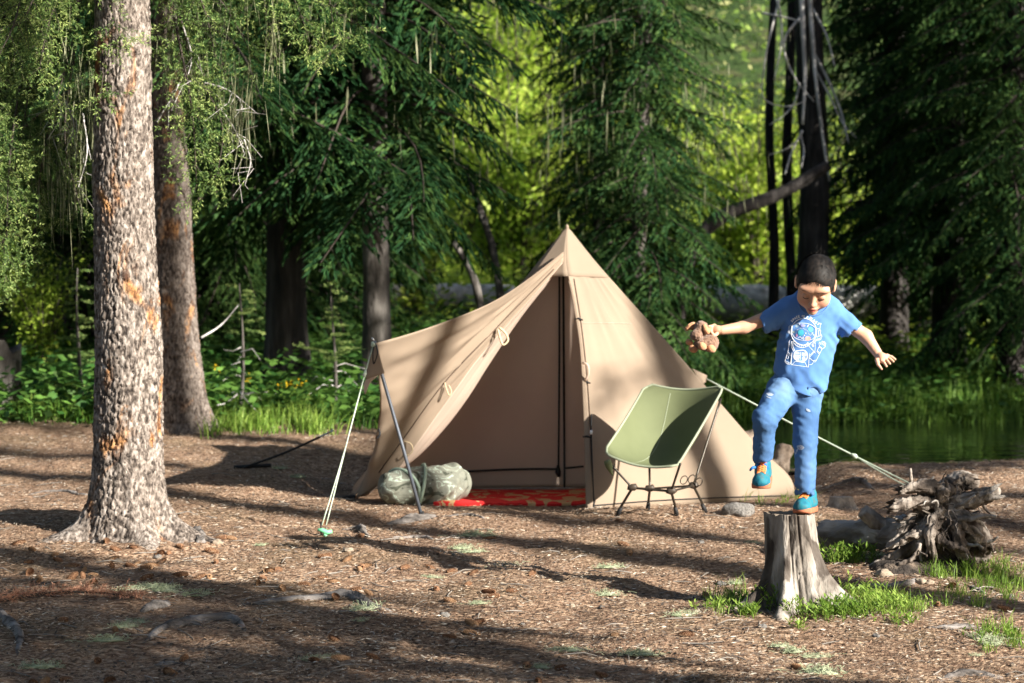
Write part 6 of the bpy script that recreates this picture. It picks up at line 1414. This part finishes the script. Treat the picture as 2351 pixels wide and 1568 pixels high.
CONES = [cone_mesh(1)]; CONES[0].materials.append(mat('cone_scales', [(.07, .032, .018), (.17, .085, .045), (.30, .18, .10)], scale=160, rough=.85))
CONES.append(CONES[0].copy()); CONES[1].materials.clear(); CONES[1].materials.append(mat('cone_scales_pale', [(.17, .09, .045), (.34, .21, .12)], scale=160, rough=.85))
def ground_px(n, x0, x1, y0, y1): return np.column_stack([rs.uniform(x0, x1, n), rs.uniform(y0, y1, n)])
pts = np.r_[ground_px(40, 10, 560, 1235, 1350), ground_px(28, 560, 1250, 1290, 1390), ground_px(22, 10, 1500, 1420, 1560), ground_px(8, 1400, 2340, 1240, 1540), ground_px(4, 700, 1700, 1190, 1260)]
for q, (px, py) in enumerate(pts):
    p = G(px, py); o = bpy.data.objects.new('spruce_cone', CONES[q % 3 == 0]); COL.objects.link(o); s = rs.uniform(.8, 1.25); o.location = p+[0, 0, .006]; o.scale = (s, s, s); o.rotation_euler = (rs.uniform(0, 6), rs.normal(0, .25), rs.uniform(0, 6)); tag(o, 'spruce cone lying on the needle covered ground', 'cone', 'cones scattered over the clearing')
# lichen clumps
M_lich2 = mat('ground_lichen', [(.22, .26, .15), (.36, .41, .26), (.48, .52, .36)], scale=40, rough=.98, transl=.15)
LC = []
for sd in range(3):
    rg2 = np.random.default_rng(200+sd); mb = MB()
    m0 = ROCKS[sd]; rv = np.array([v_.co for v_ in m0.vertices])*[.045, .026, .012]; mb.add(rv, [list(p_.vertices) for p_ in m0.polygons])
    for q in range(150):
        p = rg2.normal(0, 1, 3)*[.030, .017, .004]; p[2] = abs(p[2]); d = nrm(rg2.normal(0, 1, 3)*[1, 1, .5]); C = [p]
        for s in range(5): d = nrm(d+rg2.normal(0, .6, 3)+[0, 0, -.1]); C.append(C[-1]+d*.007)
        C = np.array(C); C[:, 2] = np.clip(C[:, 2], 0, .020); mb.add(*tube(C, .0008, 3, False))
    m_ = mb.mesh('lichen'); m_.materials.append(M_lich2); LC.append(m_)
LP = [(1820, 1490), (1870, 1500), (1790, 1482), (2260, 1465), (2275, 1478), (2240, 1500), (1885, 1545), (1385, 1365), (1690, 1330), (1300, 1480), (830, 1432), (840, 1405), (315, 1437), (285, 1455), (360, 1362), (380, 1372), (300, 1368), (600, 1255), (1090, 1220), (1120, 1226), (1400, 1300), (1730, 1250), (720, 1515), (760, 1510), (250, 1475), (1060, 1255), (1080, 1260), (1100, 1390), (1160, 1295), (90, 1525), (1245, 1525), (450, 1378), (990, 1330), (1470, 1500), (1570, 1420), (1990, 1280), (2010, 1275), (680, 1110), (640, 1080), (1980, 1105)]
LM = [('tall stump', 1812, 1400), ('green tent stake', 746, 1230), ('camp chair', 1520, 1195), ('root mass', 2165, 1300), ('big front trunk', 292, 1215), ('awning pole foot', 970, 1178), ('red rug', 1195, 1150), ('reddish dead branch', 150, 1385), ('arched foreground root', 460, 1445), ('long foreground root', 760, 1378), ('low grey stone', 1697, 1186), ('stuff sack', 970, 1150), ('black rod', 600, 1075), ('right edge of the picture', 2340, 1480), ('bottom edge of the picture', 1175, 1568), ('second big trunk', 418, 985)]
used_lab = set()
def near_label(px, py):
    for nm, lx, ly in sorted(LM, key=lambda l: (l[1]-px)**2+(3*(l[2]-py))**2):
        dx, dy = px-lx, 3*(py-ly); w = ('right of' if dx > 0 else 'left of') if abs(dx) > abs(dy) else ('in front of' if dy > 0 else 'behind')
        if nm.endswith('picture'): w = 'close to'
        lab = 'pale green lichen clump lying %s the %s' % (w, nm)
        if lab not in used_lab: used_lab.add(lab); return lab
for q, (px, py) in enumerate(LP):
    p = G(px, py); o = bpy.data.objects.new('lichen_clump', LC[q % 3]); COL.objects.link(o); s = rs.uniform(.45, 1.15); o.location = p+[0, 0, .002]; o.scale = (s*rs.uniform(.9, 1.6), s, s*rs.uniform(.8, 1.6)); o.rotation_euler = (0, 0, rs.uniform(-.5, .5)); tag(o, near_label(px, py) or 'tangled pale green lichen clump on the ground', 'lichen', 'lichen clumps on the clearing')
# needle litter, chips and twigs
def litter(name, n, ln, wd, m, lb, cat, tilt=.15, y0=6.5, y1=14.2, seed=0, lift=.004):
    r_ = np.random.default_rng(seed); y = y0+(y1-y0)*r_.uniform(0, 1, n)**1.5; x = r_.uniform(-1, 1, n)*(.262*y+.15); ok = ~((x > 1.3) & (y > 12.5)); dens = vn(x*1.7, y*1.7, seed)+vn(x*6, y*6, seed+1)*.7; ok &= dens > r_.uniform(-.55, .25, n); x, y = x[ok], y[ok]; n = len(x)
    inside = (x > -.8) & (x < 1.5) & (y > 10.75) & (y < 12); x, y = x[~inside], y[~inside]; n = len(x)
    az = r_.uniform(0, 2*PI, n); D_ = np.column_stack([np.cos(az), np.sin(az), r_.normal(0, tilt, n)]); P = np.column_stack([x, y, gz(x, y)+lift+r_.uniform(0, .006, n)])
    N_ = np.column_stack([r_.normal(0, .35, n), r_.normal(0, .35, n)-.25, np.ones(n)]); return MB().add(*blades(P, D_, r_.uniform(*ln, n), r_.uniform(*wd, n), N_)).build(name, m, smooth=False, kind='stuff', label=lb, cat=cat)
M_nl = foliage_mat('fallen_needles', (.09, .05, .032), (.24, .14, .09), (.46, .33, .22), rough=.8, transl=.05, scale=5, isl=.7)
M_cl = foliage_mat('wood_chips', (.20, .15, .11), (.33, .27, .21), (.50, .44, .36), rough=.9, transl=.03, scale=5, isl=.7)
M_dl = foliage_mat('dark_bark_bits', (.025, .02, .017), (.06, .045, .036), (.13, .10, .08), rough=.9, transl=.0, scale=5, isl=.7)
litter('fallen_needles', 150000, (.016, .036), (.0016, .0032), M_nl, 'brown fallen spruce needles carpeting the clearing', 'needles', .12, seed=301)
litter('wood_chips', 26000, (.008, .035), (.0025, .008), M_cl, 'pale wood chips and straw scattered over the needles', 'chips', .15, seed=302)
litter('bark_bits', 22000, (.010, .03), (.005, .013), M_dl, 'dark bark flakes scattered over the needles', 'bark', .25, seed=303)
mb = MB()
for q in range(420):
    y = 6.6+7*rs.uniform(0, 1)**1.5; x = rs.uniform(-1, 1)*(.26*y+.1); az = rs.uniform(0, 2*PI); L_ = rs.uniform(.04, .16); z = float(gz(x, y))
    d = np.array([math.cos(az), math.sin(az), 0]); P = np.array([[x, y, z+.004], np.array([x, y, z+.008])+d*L_*.5+rs.normal(0, .006, 3)*[1, 1, .4], np.array([x, y, 0])+d*L_]); P[2, 2] = float(gz(P[2, 0], P[2, 1]))+.005; P[1, 2] = max(P[1, 2], float(gz(P[1, 0], P[1, 1]))+.004)
    if -.8 < x < 1.5 and 10.7 < y < 12: continue
    mb.add(*tube(P, [.003, .0026, .0014], 4, False))
mb.build('fallen_twigs', mat('grey_twigs', [(.10, .085, .07), (.30, .27, .24)], scale=8), kind='stuff', label='thin grey twigs strewn over the clearing', cat='twigs')
# ------------------------------------------------------------------ plants round the stump
def leafy(px, py, n, rad, h, lb, seed):
    c_ = G(px, py); rg2 = np.random.default_rng(seed); t = thing('leafy_plant', c_, lb, 'plant', 'leafy plants round the stump'); le = MB(); stm = MB()
    for q in range(n):
        o = c_[:2]+rg2.normal(0, 1, 2)*[rad, rad*.6]; z = float(gz(*o)); hh = h*rg2.uniform(.5, 1.1); az = rg2.uniform(0, 6.28); d = np.array([math.cos(az)*.25, math.sin(az)*.25, 1]); d = nrm(d)
        b0 = np.array([o[0], o[1], z-.005]); stm.add(*tube(np.array([b0, b0+d*hh]), [.0016, .001], 4, False)); k_ = int(4+hh*70); tt = np.linspace(.15, 1, k_); a2 = np.arange(k_)*2.4+rg2.uniform(0, 6)
        P = b0+d*(tt*hh)[:, None]; D_ = np.column_stack([np.cos(a2), np.sin(a2), .55+.5*tt]); le.add(*blades(P, D_, rg2.uniform(.020, .038, k_), rg2.uniform(.006, .011, k_), np.array([0, 0, 1.])+rg2.normal(0, .3, (k_, 3))))
    le.build('leaves', M_grass_lit, t, kind='stuff'); stm.build('stem', M_grass_lit, t, kind='stuff')
for i, (px, py, n, rad, h, lb) in enumerate(((1905, 1425, 60, .075, .075, 'bright green leafy clump at the right foot of the stump'), (1985, 1415, 60, .085, .075, 'bright leafy clump between the stump and the root mass'), (1960, 1385, 40, .07, .09, 'leafy clump against the spreading right root of the stump'), (2050, 1400, 34, .07, .06, 'low leafy clump right of the bright patch'),
        (1778, 1405, 20, .03, .10, 'tall leafy sprig at the left foot of the stump'), (1735, 1425, 16, .03, .05, 'low leafy sprig left of the stump'), (1935, 1295, 50, .06, .10, 'leafy clump in front of the fallen log, behind the stump'), (1970, 1270, 30, .05, .09, 'leafy clump against the fallen log'), (2070, 1440, 18, .05, .04, 'small sparse leafy patch at lower right of the stump'),
        (1690, 1375, 16, .05, .04, 'sparse small leaves left of the stump'), (1650, 1400, 16, .06, .035, 'scattered low leaves far left of the stump'), (2230, 1320, 24, .05, .07, 'leafy clump right of the root mass'), (2190, 1310, 18, .04, .07, 'leafy sprigs in front of the right side of the root mass'), (1820, 1455, 8, .03, .03, 'tiny leafy sprig in front of the stump'), (2300, 1460, 16, .06, .03, 'low green leaves near the right edge'), (1700, 1418, 12, .03, .04, 'small leafy tuft just left of the stump root'), (640, 940, 40, .10, .16, 'sunlit leafy clump beyond the clearing left of the tent'), (520, 950, 40, .10, .18, 'sunlit leafy clump at the foot of the half dead sapling'), (700, 985, 30, .12, .10, 'low sunlit leaves at the edge of the clearing left of the tent'), (455, 985, 14, .05, .16, 'leafy sprig right of the second big trunk'))):
    leafy(px, py, n, rad, h, lb, 400+i)
gp = np.array([G(px, py)[:2] for px, py in np.r_[ground_px(30, 2110, 2240, 1300, 1335), ground_px(36, 2230, 2350, 1290, 1350), ground_px(20, 2150, 2330, 1355, 1400), ground_px(16, 1600, 1740, 1350, 1430), ground_px(16, 2000, 2120, 1370, 1420), ground_px(14, 1700, 1860, 1140, 1160), ground_px(20, 2250, 2350, 1440, 1500)]])
o = tufts('grass_tufts', gp, gr.uniform(.05, .13, len(gp)), 12, .0035, M_grass_lit, 77, .014, .7); tag(o, 'fresh green grass tufts round the stump and root mass', 'grass')
gp = np.array([G(px, py)[:2] for px, py in np.r_[ground_px(260, 470, 760, 935, 1005), ground_px(80, 60, 215, 940, 975)]]); o = tufts('sunlit_grass', gp, gr.uniform(.08, .25, len(gp)), 10, .008, M_grass_lit, 78, .04, .6); tag(o, 'sunlit yellow green grass at the back edge left of the tent', 'grass')
bpy.context.view_layer.update()
